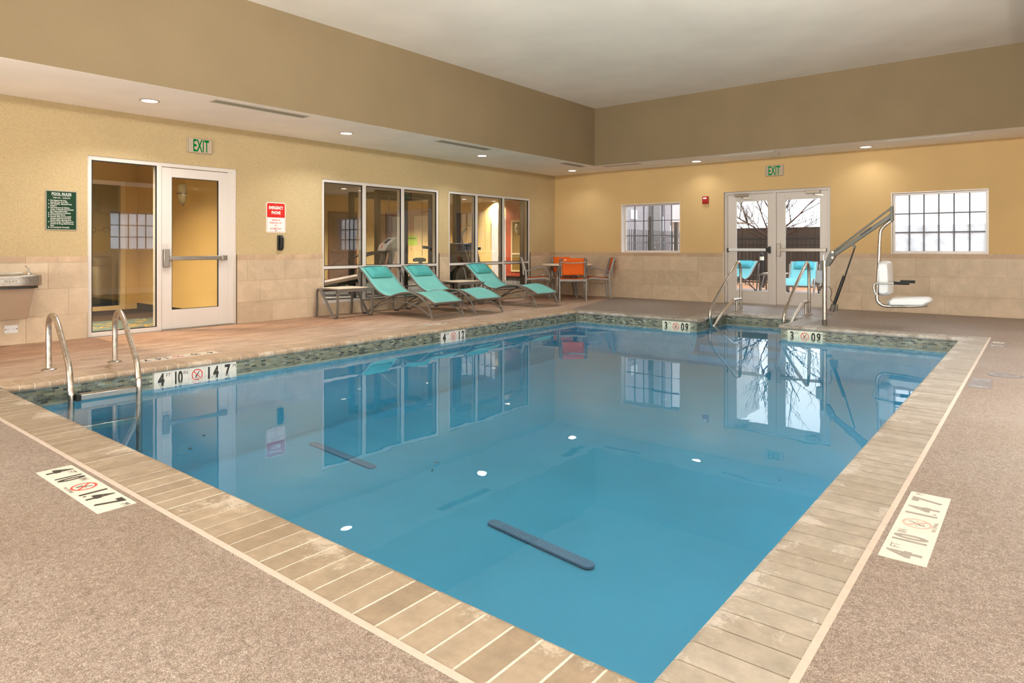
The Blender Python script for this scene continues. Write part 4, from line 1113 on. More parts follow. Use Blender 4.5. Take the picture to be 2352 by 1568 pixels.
q = Vector((0.20, 0.18, 0.786))
mb = MB(); mb.lathe([(0, 0), (0.030, 0), (0.028, 0.018), (0.018, 0.032), (0.012, 0.05), (0, 0.052)], c=q, k=16); mb.tube(spline([q + Vector((0, 0, 0.04)), q + Vector((0.0, 0.006, 0.06)), q + Vector((0, -0.014, 0.08)), q + Vector((0, -0.03, 0.098))], 5), 0.006, 8)
mb.build('bubbler', 'chrome', e)
# rounded label plate on the front
mb = MB(); fx = 0.402
P0 = Vector((0.4045, -0.05, 0.725)); P1 = Vector((0.402, 0.13, 0.725)); d_ = (P1 - P0).normalized()
Mf = frame_mat(P0 + Vector((0.002, 0.02, 0)), d_, (0, 0, 1))
pts = []
for cx, a in ((0.15, -90), (-0.13, 90)):
    for k in range(9): t = math.radians(a + 22.5 * k); pts.append(Mf @ Vector((cx + 0.027 * math.cos(t), 0.027 * math.sin(t), 0)))
mb.sweep(pts, [(-0.0015, -0.0015), (0.0015, -0.0015), (0.0015, 0.0015), (-0.0015, 0.0015)], closed=True); mb.build('push_pad_outline', 'reed_dark', e)
g = MB(); put_text(g, 'ELKAY', 0.036, Mf @ Matrix.Translation((0, 0, 0.001)), 0.0, -0.012, sx=1.1); g.build('lettering', 'reed_dark', e, smooth=False)

# ------------------------------------------------------------------ pool ladder
def lad_pts(src, ya, yb):
    P = []
    for u, v in src:
        p = PY(u, v, ya); P.append(p)
    # small turn: base farther along y than the water end
    x0, x1 = P[0].x, P[-1].x
    out = []
    for (u, v), p in zip(src, P):
        t = (p.x - x0) / (x1 - x0); out.append(PY(u, v, ya + (yb - ya) * t))
    return out
ladder = tag(empty('pool_ladder', (-6.45, 2.2, 0)), 'stainless steel pool ladder with two arched grab rails at the left', 'pool ladder')
def kid2(o, e, loc): o.parent = e; o.matrix_parent_inverse = Matrix.Translation(-Vector(loc)); return o
A = [(112.2, 848.8), (111.8, 800), (111.6, 762), (112.4, 740), (116, 727), (121, 724), (127, 731), (133, 746), (140.3, 771), (153, 819), (158.6, 845), (161.0, 870), (162.3, 895), (163.3, 916)]
B = [(u + 0, v) for u, v in ((264, 831), (264, 790), (264, 750), (265.5, 731), (269, 719), (273.5, 715), (279, 721), (285, 735), (291, 754), (307, 807), (313.3, 829), (316.2, 848), (318, 870), (319.3, 893))]
for nm, src, ya, yb, lab in (('a', A, 1.954, 1.865, 'l'), ('b', B, 2.483, 2.36, 'r')):
    pts = lad_pts(src, ya, yb); pts = spline([pts[0] + Vector((0, 0, 0.0))] + pts[1:] + [pts[-1] + Vector((0, 0, -0.72))], 5)
    kid2(MB().tube(pts, 0.0235, 16).build('grab_rail', 'steel_worn', ladder), ladder, (-6.45, 2.2, 0))
    b0 = pts[0]
    kid2(MB().lathe([(0.0, 0), (0.058, 0), (0.058, 0.008), (0.05, 0.014), (0.026, 0.02), (0.0, 0.02)], c=(b0.x, b0.y, 0), k=24).build('escutcheon', 'steel_brushed', ladder), ladder, (-6.45, 2.2, 0))
def tread(z, lab=None):
    x0, x1 = -6.005, -5.985
    e_ = MB(); a = Vector((-6.01, 1.892, z)); b_ = Vector((-5.99, 2.334, z))
    d = (b_ - a).normalized(); s = Vector((0, 0, 1)).cross(d)
    e_.sweep([a + d * 0.03, b_ - d * 0.005], [(-0.045, -0.022), (0.045, -0.022), (0.045, 0.022), (-0.045, 0.022)], side=s)
    t = kid2(e_.build('tread', 'steel', ladder, bevel=0.004), ladder, (-6.45, 2.2, 0))
    e2 = MB(); e2.sweep([a, a + d * 0.032], [(-0.047, -0.024), (0.047, -0.024), (0.047, 0.024), (-0.047, 0.024)], side=s)
    c = e2.build('rubber_end', 'rubber'); c.parent = ladder; c.matrix_parent_inverse = Matrix.Translation((6.45, -2.2, 0))
tread(-0.115); tread(-0.37)

# ------------------------------------------------------------------ stair handrails
Zs = lambda a, b_: (1600 + a / 6.533, 580 + b_ / 6.533)
def stair_rail(x, shift, label):
    e = tag(empty('stair_handrail', (x, 10.7, 0)), label, 'handrail', 'handrails of the pool steps')
    P = lambda y, z: Vector((0, y - 10.7 + shift, z))
    main = [P(11.28, 0.0), P(11.27, 0.35), P(11.26, 0.66), P(11.235, 0.775), P(11.17, 0.838), P(11.07, 0.815), P(10.75, 0.64), P(10.35, 0.40), P(10.03, 0.19), P(9.93, 0.085), P(9.915, 0.0), P(9.93, -0.09), P(9.98, -0.145), P(10.05, -0.15), P(10.12, -0.12), P(10.45, 0.03), P(10.86, 0.195), P(10.93, 0.21), P(11.27, 0.213)]
    MB().tube(spline(main, 5), 0.0235, 14).build('rail_tube', 'steel', e)
    MB().tube([P(11.075, 0.0), P(11.075, 0.212)], 0.021, 14).build('post', 'steel', e)
    for yy in (11.28, 11.075):
        MB().lathe([(0, 0), (0.055, 0), (0.055, 0.006), (0.045, 0.012), (0.025, 0.016), (0, 0.016)], c=P(yy, 0), k=20).build('escutcheon', 'steel_brushed', e)
stair_rail(-4.025, 0.0, 'left steel handrail of the pool entry steps')
stair_rail(-2.945, 0.10, 'right steel handrail of the pool entry steps, next to the lift')

# ------------------------------------------------------------------ pool lift
Wl = lambda a, b_: (1860 + a / 5.2267, 460 + b_ / 5.2267)
LY = 9.97
lift = tag(empty('pool_lift', (-2.376, LY, 0)), 'steel pool lift with a white seat hanging over the deck', 'pool lift')
def lp(a, b_, y=LY): p = PY(*Wl(a, b_), y); return Vector((p.x + 2.376, y - LY, p.z))
MB().cyl((0, 0, 0), (0, 0, 0.90), 0.030, 20).build('mast', 'steel_worn', lift)
MB().cyl((0, 0, 0.0), (0, 0, 0.075), 0.034, 20).build('mast_sleeve', 'reed_dark', lift)
MB().cyl((-0.012, 0, 0.90), (-0.012, 0, 0.985), 0.013, 12).build('top_pin', 'white_plastic', lift)
g = MB(); g.prism([lp(185, 790, LY - 0.035), lp(225, 790, LY - 0.035), lp(262, 745, LY - 0.035), lp(300, 680, LY - 0.035), lp(296, 612, LY - 0.035), lp(275, 600, LY - 0.035), lp(245, 612, LY - 0.035), lp(196, 712, LY - 0.035)], (0, 0.07, 0))
br = g.build('pivot_bracket', 'lift_grey', lift, bevel=0.004)
for a, b_ in ((273, 622), (272, 687)):
    q = lp(a, b_, LY - 0.042); MB().cyl(q, q + Vector((0, 0.084, 0)), 0.017, 14).build('pivot_bolt', 'steel_brushed', lift)
MB().bar([lp(290, 655), lp(985, 180)], 0.045, 0.055, (0, 1, 0)).build('main_arm', 'lift_grey', lift, bevel=0.004)
q0, q1 = lp(610, 418), lp(745, 325)
n_ = Vector((0, -0.0255, 0)); dirv = (q1 - q0); MB().bar([q0 + n_ , q1 + n_], 0.004, 0.03, (0, 1, 0)).build('arm_label', 'black_plastic', lift)
MB().bar([lp(285, 615), lp(968, 98)], 0.026, 0.024, (0, 1, 0)).build('link_arm', 'lift_grey', lift, bevel=0.003)
g = MB(); g.prism([lp(962, 75, LY - 0.035), lp(996, 68, LY - 0.035), lp(1000, 235, LY - 0.035), lp(985, 262, LY - 0.035), lp(960, 235, LY - 0.035)], (0, 0.07, 0)); g.build('end_bracket', 'lift_grey', lift, bevel=0.004)
seat_bar = [lp(985, 235), lp(905, 300), lp(862, 345), lp(845, 400), lp(836, 560), lp(828, 760), lp(818, 950), lp(808, 1150), lp(815, 1205), lp(850, 1245), lp(900, 1266), lp(1000, 1270), lp(1150, 1270), lp(1300, 1266), lp(1410, 1258)]
MB().tube(spline(seat_bar, 4), 0.022, 14).build('hanger_tube', 'steel_worn', lift)
# actuator
MB().tube([lp(540, 565), lp(425, 905)], 0.010, 12).build('actuator_rod', 'black_metal', lift)
MB().tube([lp(415, 905), lp(290, 1255)], 0.022, 14).build('actuator_body', 'black_metal', lift)
g = MB(); g.tube([lp(290, 1250), lp(262, 1330)], 0.034, 12); g.box(lp(320, 1290), (0.03, 0.04, 0.09)); g.build('actuator_motor', 'reed_dark', lift, bevel=0.003)
g = MB(); g.bar([lp(190, 1375), lp(265, 1370)], 0.035, 0.03, (0, 1, 0)); g.cyl(lp(245, 1375, LY - 0.03), lp(245, 1375, LY + 0.03), 0.018, 12); g.build('actuator_foot', 'lift_grey', lift)
g = MB(); g.prism([lp(500, 540, LY - 0.02), lp(525, 515, LY - 0.02), lp(552, 562, LY - 0.02), lp(538, 575, LY - 0.02)], (0, 0.04, 0)); g.build('arm_lug', 'lift_grey', lift)
# control box
bb0, bb1 = lp(82, 840), lp(160, 990)
MB().bx(bb0.x, bb1.x, -0.05, 0.05, bb1.z, bb0.z).build('battery_box', 'grey_box', lift, bevel=0.006)
b0, b1 = lp(130, 720), lp(168, 845)
MB().bx(b0.x, b1.x, -0.02, 0.03, b1.z, b0.z).build('control_bracket', 'lift_grey', lift)
MB().tube(spline([lp(215, 1030), lp(250, 1060), lp(264, 1110), lp(250, 1170), lp(262, 1205), lp(292, 1228)], 5), 0.004, 8).build('cable', 'black_plastic', lift)
MB().tube(spline([lp(150, 992), lp(146, 1025), lp(118, 1050), lp(110, 1080), lp(126, 1078), lp(140, 1040), lp(165, 1020)], 5), 0.006, 8).build('coiled_cable', 'black_plastic', lift)
# seat: moulded white shells
def shell(pts, y0, y1, nm, r=0.012):
    n = 7; mb = MB(); vs = []; k = len(pts)
    c = sum((Vector(p) for p in pts), Vector()) / k
    for i in range(n + 1):
        t = i / n; s = 1 - 0.16 * (2 * t - 1) ** 6 * 1.0
        for p in pts:
            q = c + (Vector(p) - c) * s; vs.append(Vector((q.x, y0 + (y1 - y0) * t, q.z)))
    fs = [(i * k + j, i * k + (j + 1) % k, (i + 1) * k + (j + 1) % k, (i + 1) * k + j) for i in range(n) for j in range(k)]
    fs += [tuple(range(k)), tuple(n * k + j for j in range(k - 1, -1, -1))]
    return mb.add(vs, fs).build(nm, 'white_plastic', lift, bevel=r, seg=3, ang=0.9)
shell([lp(845, 740), lp(880, 728), lp(925, 725), lp(962, 740), lp(972, 790), lp(982, 1110), lp(968, 1125), lp(930, 1142), lp(870, 1138), lp(852, 1120)], -0.21, 0.21, 'seat_back')
shell([lp(945, 1200), lp(985, 1178), lp(1000, 1165), lp(1380, 1162), lp(1440, 1170), lp(1470, 1198), lp(1462, 1220), lp(1405, 1256), lp(960, 1252)], -0.22, 0.22, 'seat_pan')
for s, dx in ((-1, 0), (1, 0)):
    yy = LY + s * 0.25
    base = [lp(835, 1120), lp(815, 1060), lp(812, 1020), lp(830, 992), lp(870, 985), lp(985, 985), lp(1230, 988)]
    pts = [Vector((p.x, s * 0.25, p.z)) for p in base]
    ar = MB().tube(spline(pts, 4), 0.013, 12).build('armrest', 'steel', lift)
    MB().tube([pts[-1] - Vector((0.17, 0, 0)), pts[-1] + Vector((0.0, 0, 0))], 0.020, 14).build('foam_grip', 'rubber', ar)

# ------------------------------------------------------------------ sun loungers
def make_lounger(fab, cus, name='sun_lounger', frame='furniture_grey'):
    e = empty(name); Wd = 0.34
    railp = [(0.0, .755), (.06, .715), (.2, .605), (.36, .465), (.5, .375), (.68, .318), (.85, .315), (1.05, .352), (1.25, .388), (1.42, .385), (1.6, .335), (1.80, .25)]
    rs = spline([(s, 0, z) for s, z in railp], 5)
    for sg in (-1, 1):
        MB().bar([Vector((p.x, sg * 0.30, p.z)) for p in rs], 0.028, 0.020, (0, 1, 0)).build('side_rail', frame, e, bevel=0.003)
        legp = [(0.0, .70), (.045, .60), (.085, .42), (.12, .20), (.135, .08), (.165, .028), (.21, .012), (.26, .028), (.33, .065), (.5, .155), (.66, .235), (.95, .342), (1.2, .392), (1.38, .383), (1.54, .33), (1.68, .235), (1.75, .13), (1.80, .0)]
        ls = spline([(s, sg * Wd, z) for s, z in legp], 5)
        lg = MB().bar(ls, 0.030, 0.018, (0, 1, 0)).build('leg_arch', frame, e, bevel=0.003)
        MB().bx(.17, .25, sg * Wd - 0.02, sg * Wd + 0.02, 0.0, 0.022).build('rubber_foot', 'rubber', lg)
        br = spline([(s, sg * Wd, z) for s, z in ((.36, .072), (.66, .18), (1.03, .245), (1.38, .212), (1.62, .125), (1.765, .055))], 5)
        MB().bar(br, 0.026, 0.014, (0, 1, 0)).build('brace_arch', frame, e, bevel=0.002)
    for s, z, h_ in ((1.69, .222, .02), (.85, .285, .018), (1.02, .30, .018), (.12, .22, .018), (.09, .40, 0.018)):
        MB().bx(s - 0.012, s + 0.012, -Wd, Wd, z - h_ / 2, z + h_ / 2).build('crossbar', frame, e, smooth=False)
    MB().tube([(1.80, -0.31, .247), (1.80, 0.31, .247)], 0.013, 10).build('foot_bar', frame, e)
    MB().tube([(0.0, -0.31, .755), (0.0, 0.31, .755)], 0.013, 10).build('head_bar', frame, e)
    mb = MB(); n = 11; vs = []
    for p in rs:
        for j in range(n):
            t = j / (n - 1); y = -0.292 + 0.584 * t
            vs.append((p.x, y, p.z + 0.008 - 0.012 * math.sin(math.pi * t)))
    m_ = len(rs)
    mb.add(vs, [(i * n + j, i * n + j + 1, (i + 1) * n + j + 1, (i + 1) * n + j) for i in range(m_ - 1) for j in range(n - 1)])
    sl = mb.build('sling', fab, e, ang=1.2); md = sl.modifiers.new('solid', 'SOLIDIFY'); md.thickness = 0.004; md.offset = 0
    # pillow: soft wedge following the backrest slope
    mb = MB(); nx, ny = 10, 14; d = Vector((0.20, 0, -0.155)).normalized(); nrm = Vector((-d.z, 0, d.x)) * -1
    nrm = Vector((0.61, 0, 0.79)); o_ = Vector((0.035, 0, .745)); vs = []; rng = random.Random(5)
    for side in (0, 1):
        for i in range(nx + 1):
            for j in range(ny + 1):
                a, b_ = i / nx, j / ny
                e1 = (1 - abs(2 * a - 1) ** 3.5) ** 0.5 * (1 - abs(2 * b_ - 1) ** 6) ** 0.5
                thick = 0.065 * e1 * (0.8 + 0.4 * a)
                wr = 0.006 * math.sin(9 * b_ + 4 * a) * math.sin(math.pi * a) * math.sin(math.pi * b_)
                off = (thick + wr) if side == 0 else 0.004
                vs.append(o_ + d * (0.265 * a) + Vector((0, -0.225 + 0.45 * b_, 0)) + nrm * (off + 0.008))
    k = (nx + 1) * (ny + 1); fs = []
    for i in range(nx):
        for j in range(ny):
            q = i * (ny + 1) + j; fs.append((q, q + 1, q + ny + 2, q + ny + 1)); fs.append((k + q, k + q + ny + 1, k + q + ny + 2, k + q + 1))
    for i in range(nx):
        for j in (0, ny):
            q = i * (ny + 1) + j; fs.append((q, q + ny + 1, k + q + ny + 1, k + q))
    for j in range(ny):
        for i in (0, nx):
            q = i * (ny + 1) + j; fs.append((q, q + 1, k + q + 1, k + q))
    pil = mb.add(vs, fs).build('pillow', cus, e, ang=1.3)
    MB().bar([Vector((0.02, 0, .775)), Vector((-0.012, 0, .755)), Vector((-0.004, 0, .72))], 0.36, 0.004, (0, 1, 0)).build('pillow_flap', cus, pil)
    return e
lo = make_lounger('fabric_teal', 'fabric_teal_cushion')
for i, (x, y) in enumerate(((-8.89, 7.245), (-8.89, 8.205), (-8.89, 9.84))):
    o = lo if i == 0 else copy_tree(lo)
    o.location = (x, y, 0); o.rotation_euler = (0, 0, (0.0, 0.0, 0.0)[i])
    tag(o, ('teal sling sun lounger next to the side table farthest left', 'teal sling sun lounger in the middle of the indoor row', 'teal sling sun lounger nearest the orange chairs')[i], 'sun lounger', 'indoor teal sun loungers')

# side tables
def make_side_table():
    e = empty('side_table'); W2 = 0.335
    for sg in (-1, 1):
        p = [(0.27, .415), (0.27, .40), (0.265, .12), (0.245, .035), (0.19, .012), (0.14, .05), (-0.04, .28), (-0.16, .415), (-0.20, .44), (-0.245, .425), (-0.262, .37), (-0.262, .18), (-0.275, .0)]
        MB().bar(spline([(x, sg * W2, z) for x, z in p], 5), 0.035, 0.020, (0, 1, 0)).build('leg', 'furniture_grey', e, bevel=0.003)
    MB().bx(0.255, 0.285, -W2 - 0.0175, W2 + 0.0175, .400, .435).build('front_rail', 'furniture_grey', e, bevel=0.003)
    MB().bx(-0.20, -0.17, -W2, W2, .395, .425).build('back_rail', 'furniture_grey', e, bevel=0.003)
    mb = MB()
    mb.bx(-0.25, 0.25, -0.315, 0.315, .437, .448); t = mb.build('top_frame', 'furniture_grey', e, bevel=0.003)
    MB().bx(-0.235, 0.235, -0.27, 0.27, .448, .462).build('tabletop', 'tabletop_beige', e, bevel=0.004)
    return e
st = make_side_table(); st.location = (-8.585, 6.435, 0)
tag(st, 'grey metal side table with beige top left of the first lounger', 'side table', 'indoor side tables')
st2 = copy_tree(st); st2.location = (-8.585, 9.10, 0)
tag(st2, 'grey metal side table with beige top between the second and third loungers', 'side table', 'indoor side tables')

# ------------------------------------------------------------------ round table and orange chairs
TC = Vector((-8.03, 11.86, 0))
t = tag(empty('round_table', TC), 'round beige topped table among the four orange chairs', 'table')
MB().lathe([(0, .700), (0.52, .700), (0.545, .708), (0.545, .727), (0.53, .738), (0, .740)], k=48).build('tabletop', 'tabletop_beige', t)
for k in range(4):
    a = math.radians(45 + 90 * k) + 0.67
    d = Vector((math.cos(a), math.sin(a), 0))
    MB().bar(spline([d * 0.30 + Vector((0, 0, .69)), d * 0.24 + Vector((0, 0, .60)), d * 0.20 + Vector((0, 0, .35)), d * 0.28 + Vector((0, 0, .0))], 5), 0.045, 0.025, Vector((-d.y, d.x, 0))).build('leg', 'furniture_grey', t, bevel=0.004)
mb = MB(); mb.lathe([(0.30, .675), (0.33, .675), (0.33, .70), (0.30, .70)], k=28); mb.build('apron_ring', 'furniture_grey', t)
def make_chair():
    e = empty('dining_chair'); W2 = 0.27; m_ = 'furniture_grey'
    for sg in (-1, 1):
        MB().bar(spline([(-0.27, sg * W2, 0), (-0.245, sg * W2, .2), (-0.225, sg * W2, .40), (-0.24, sg * W2, .56), (-0.29, sg * W2, .74), (-0.325, sg * W2, .86)], 5), 0.028, 0.040, (0, 1, 0)).build('back_leg', m_, e, bevel=0.004)
        MB().bar(spline([(-0.285, sg * (W2 - 0.035), .50), (-0.30, sg * (W2 - 0.035), .70), (-0.345, sg * (W2 - 0.035), .885)], 4), 0.022, 0.030, (0, 1, 0)).build('back_post', m_, e, bevel=0.003)
        arm = [(-0.30, .68), (-0.262, .605), (-0.20, .585), (-0.08, .625), (0.06, .672), (0.16, .665), (0.235, .60), (0.265, .50), (0.26, .40), (0.235, .28), (0.26, .12), (0.30, .0)]
        MB().bar(spline([(x, sg * (W2 + 0.012), z) for x, z in arm], 5), 0.030, 0.016, (0, 1, 0)).build('arm_and_front_leg', m_, e, bevel=0.003)
        MB().bar(spline([(-0.235, sg * (W2 - 0.02), .415), (-0.05, sg * (W2 - 0.02), .425), (0.15, sg * (W2 - 0.02), .44), (0.25, sg * (W2 - 0.02), .415)], 4), 0.022, 0.040, (0, 1, 0)).build('seat_rail', m_, e, bevel=0.003)
    MB().bar(spline([(-0.243, -W2, .425), (-0.243, 0, .42), (-0.243, W2, .425)], 3), 0.02, 0.045, (1, 0, 0)).build('rear_rail', m_, e)
    MB().bar(spline([(-0.352, -W2, .80), (-0.335, -W2 * 0.5, .782), (-0.33, 0, .777), (-0.335, W2 * 0.5, .782), (-0.352, W2, .80)], 4), 0.018, 0.018, (0, 0, 1)).build('back_brace', m_, e)
    MB().bx(0.235, 0.255, -W2, W2, .40, .43).build('front_rail', m_, e, smooth=False)
    def sheet(nm, rows, hw, sag):
        n = 9; vs = []
        for (x, z) in rows:
            for j in range(n):
                tt = j / (n - 1); s = math.sin(math.pi * tt) * sag; vs.append((x - (s if nm == 'back_sling' else 0), -hw + 2 * hw * tt, z - (0 if nm == 'back_sling' else s)))
        o = MB().add(vs, [(i * n + j, i * n + j + 1, (i + 1) * n + j + 1, (i + 1) * n + j) for i in range(len(rows) - 1) for j in range(n - 1)]).build(nm, 'fabric_orange', e, ang=1.2)
        md = o.modifiers.new('solid', 'SOLIDIFY'); md.thickness = 0.004; md.offset = 0; return o
    bs = sheet('back_sling', [(p.x, p.z) for p in spline([(-0.288, 0, .53), (-0.30, 0, .68), (-0.34, 0, .875)], 5)], W2 - 0.036, -0.012)
    sheet('seat_sling', [(p.x, p.z) for p in spline([(-0.235, 0, .435), (-0.05, 0, .44), (0.15, 0, .462), (0.25, 0, .438)], 4)], W2 - 0.025, 0.02)
    MB().bx(-0.345, -0.342, 0.14, 0.18, .832, .842).build('maker_tag', 'steel', bs, smooth=False)
    return e
ch = make_chair(); Fd = Vector((-0.63, 0.78, 0)); Rd = Vector((0.78, 0.63, 0))
spots = [(Vector((-7.44, 11.21, 0)) + Fd * 0.25, Fd, 'orange sling chair in front of the round table, back to the pool'),
         (Vector((-8.76, 11.32, 0)) + Rd * 0.25, Rd, 'orange sling chair left of the round table, by the window'),
         (Vector((-7.305, 12.405, 0)) - Rd * 0.25, -Rd, 'orange sling chair right of the round table, against the tiled wall'),
         (Vector((-8.42, 12.33, 0)), -Fd, 'orange sling chair behind the round table in the room corner')]
for i, (p, d, lb) in enumerate(spots):
    o = ch if i == 0 else copy_tree(ch)
    o.location = p; o.rotation_euler = (0, 0, math.atan2(d.y, d.x)); tag(o, lb, 'chair', 'orange chairs round the table')

# leaves in the pool
for i, (u, v, lb) in enumerate(((437, 1030, 'small dark leaf on the water near the left deck'), (1003, 1063, 'small dark leaf on the water at mid pool'), (993, 1080, 'tiny curled leaf on the water just below another'), (468, 1000, 'tiny pale leaf on the water near the ladder reflection'))):
    c = FL(u, v, ZW + 0.003)
    mb = MB(); s = (0.028, 0.018, 0.016, 0.02)[i]
    mb.add([(-s, 0, 0), (-s * 0.3, s * 0.35, 0.003), (s * 0.5, s * 0.25, 0.001), (s, 0, 0.004), (s * 0.4, -s * 0.3, 0.002), (-s * 0.4, -s * 0.25, 0.004)], [(0, 1, 2, 3, 4, 5)])
    o = mb.build('fallen_leaf', 'leaf_dead', smooth=False); md = o.modifiers.new('s', 'SOLIDIFY'); md.thickness = 0.001
    o.location = c; o.rotation_euler = (0, 0, i * 1.1); tag(o, lb, 'leaf', 'leaves floating on the pool')
# ------------------------------------------------------------------ corridor behind the entrance door
CXB, CYW = -12.6, 4.95
def sbox(name, x0, x1, y0, y1, z0, z1, mat, lab=None):
    o = MB().bx(x0, x1, y0, y1, z0, z1).build(name, mat, smooth=False, kind='structure')
    if lab: o['label'] = lab
    return o
XI = XA - 0.15
sbox('floor', -17.0, XI + 0.15, -2.5, CYW + 0.15, -0.1, -0.002, 'carpet_dark', 'dark corridor floor behind the glass')
sbox('ceiling', -17.0, XI, -2.5, CYW + 0.15, 2.70, 2.8, 'paint_ceiling', 'corridor ceiling')
sbox('wall_corridor_side', CXB - 0.1, XI, CYW, CYW + 0.15, 0, 2.7, 'paint_corridor')
sbox('baseboard_corridor', CXB, XI, CYW - 0.015, CYW, 0, 0.10, 'baseboard_dark')
sbox('wall_corridor_front', -17.0, XI, -2.6, -2.5, 0, 2.7, 'paint_corridor')
sbox('wall_lobby', -17.1, -17.0, -2.5, 5.1, 0, 2.7, 'paint_olive')
# partition wall with glass at x = CXB
PC = Pl('A', CXB)
wall('wall_corridor_back', PC, -2.5, CYW, 0, 2.7, [(3.2, 4.74, 0, 2.25)], 0.12, 'paint_corridor')
sbox('wall_lobby_side', -17.0, CXB - 0.12, CYW, CYW + 0.15, 0, 2.7, 'paint_olive')
wp = empty('window_7', (0, 0, 0), kind='structure'); wp['label'] = 'cream framed glass partition across the corridor'
f = MB(); ringframe(f, PC, 3.2, 4.74, 0, 2.25, 0.07, -0.01, 0.10); f.build('window_frame', 'frame_cream', wp, smooth=False)
f = MB(); PC.box(f, 3.27, 4.67, 0.07, 2.18, 0.03, 0.036); gp = f.build('glass', 'glass_clear', wp, smooth=False)
q = PX(243, 528, CXB - 0.025)
MG = frame_mat((CXB - 0.028, q.y, q.z), (0, -1, 0), (0, 0, 1))   # printed on the far face: reads mirrored from the pool
g = MB(); put_text(g, 'LA', 0.048, MG, 0.075, -0.025, sx=0.9, align='LEFT'); put_text(g, 'QUINTA', 0.115, MG, 0.145, -0.042, sx=0.78, align='LEFT')
ring(g, MG, 0, 0, 0.034, 0.011, 24)
for k in range(16):
    a = 2 * math.pi * k / 16; stroke(g, MG, 0.040 * math.cos(a), 0.040 * math.sin(a), 0.062 * math.cos(a + 0.15), 0.062 * math.sin(a + 0.15), 0.008)
g.build('lettering', 'ink_black', gp, smooth=False)
e = tag(empty('trash_can', (-13.55, 4.62, 0)), 'tall round stainless trash can behind the corridor glass', 'trash can')
MB().lathe([(0, 0), (0.235, 0), (0.24, 0.02), (0.24, 0.74), (0.235, 0.75), (0, 0.75)], k=40).build('body', 'steel_brushed', e)
MB().lathe([(0, 0.75), (0.243, 0.75), (0.245, 0.76), (0.245, 0.90), (0.20, 0.94), (0, 0.945)], k=40).build('lid', 'steel_brushed', e)
# sconce
q = PY(422, 445, CYW)
def sconce(loc, label, ax='y'):
    e = tag(empty('wall_sconce', loc), label, 'wall lamp', 'wall sconces')
    mb = MB(); n, m_ = 14, 10; vs = []
    for i in range(n + 1):
        t = i / n; z = 0.15 - 0.32 * t; r = 0.105 * math.sqrt(max(0, 1 - ((t - 0.42) / 0.60) ** 2)) if abs((t - 0.42) / 0.60) < 1 else 0.004
        for j in range(m_ + 1):
            a = math.pi * j / m_; vs.append((r * math.cos(a) * 1.0, -r * math.sin(a) * 0.9 - 0.004, z) if ax == 'y' else (r * math.sin(a) * 0.9 + 0.004, r * math.cos(a), z))
    mb.add(vs, [(i * (m_ + 1) + j, i * (m_ + 1) + j + 1, (i + 1) * (m_ + 1) + j + 1, (i + 1) * (m_ + 1) + j) for i in range(n) for j in range(m_)])
    mb.build('shade', 'sconce_shade', e, ang=1.5)
    mb = MB(); pts = [Vector((0.108 * math.cos(math.pi * j / 12), -0.100 * math.sin(math.pi * j / 12) - 0.004, 0.0)) for j in range(13)] if ax == 'y' else [Vector((0.1 * math.sin(math.pi * j / 12), 0.108 * math.cos(math.pi * j / 12), 0)) for j in range(13)]
    mb.sweep(pts, [(-0.012, -0.003), (0.012, -0.003), (0.012, 0.003), (-0.012, 0.003)], side=(0, 0, 1)); mb.build('band', 'alu_satin', e)
    MB().lathe([(0, -0.17), (0.010, -0.175), (0.012, -0.19), (0, -0.2)], c=(0, -0.012, 0) if ax == 'y' else (0.012, 0, 0), k=10).build('finial', 'steel_brushed', e)
sconce((q.x, CYW, q.z), 'metal half-shell sconce on the corridor wall behind the glass door')
# rug
rg = MB(); rg.bx(-10.75, -9.25, 2.2, 4.9, -0.002, 0.004); r_ = rg.build('carpet_mat', 'carpet_teal', smooth=False); tag(r_, 'teal carpet with yellow motifs inside the glass door', 'carpet')
g = MB(); rng = random.Random(11)
for i in range(46):
    cx, cy = rng.uniform(-10.5, -9.45), rng.uniform(2.4, 4.6); a0 = rng.uniform(0, 3)
    for k in range(3):
        a = a0 + k * 0.7; l = rng.uniform(0.08, 0.2); M_ = Matrix.Translation((cx, cy, 0.0048 + 0.0001 * k)); stroke(g, M_, 0, 0, l * math.cos(a), l * math.sin(a), 0.03)
g.build('yellow_motifs', 'carpet_yellow', r_, smooth=False, kind='stuff')
downlight(-9.9, 3.0, 2.70, 'lit recessed light in the corridor ceiling', GYMP * 1.5, r=0.07, col=(1, 0.80, 0.55))
downlight(-11.3, 1.5, 2.70, 'lit recessed light in the corridor ceiling, out of view', GYMP * 1.8, r=0.07, col=(1, 0.80, 0.55))
downlight(-14.5, 3.0, 2.70, 'lit recessed light in the lobby ceiling', GYMP * 0.5, r=0.07, col=(1, 0.80, 0.55))

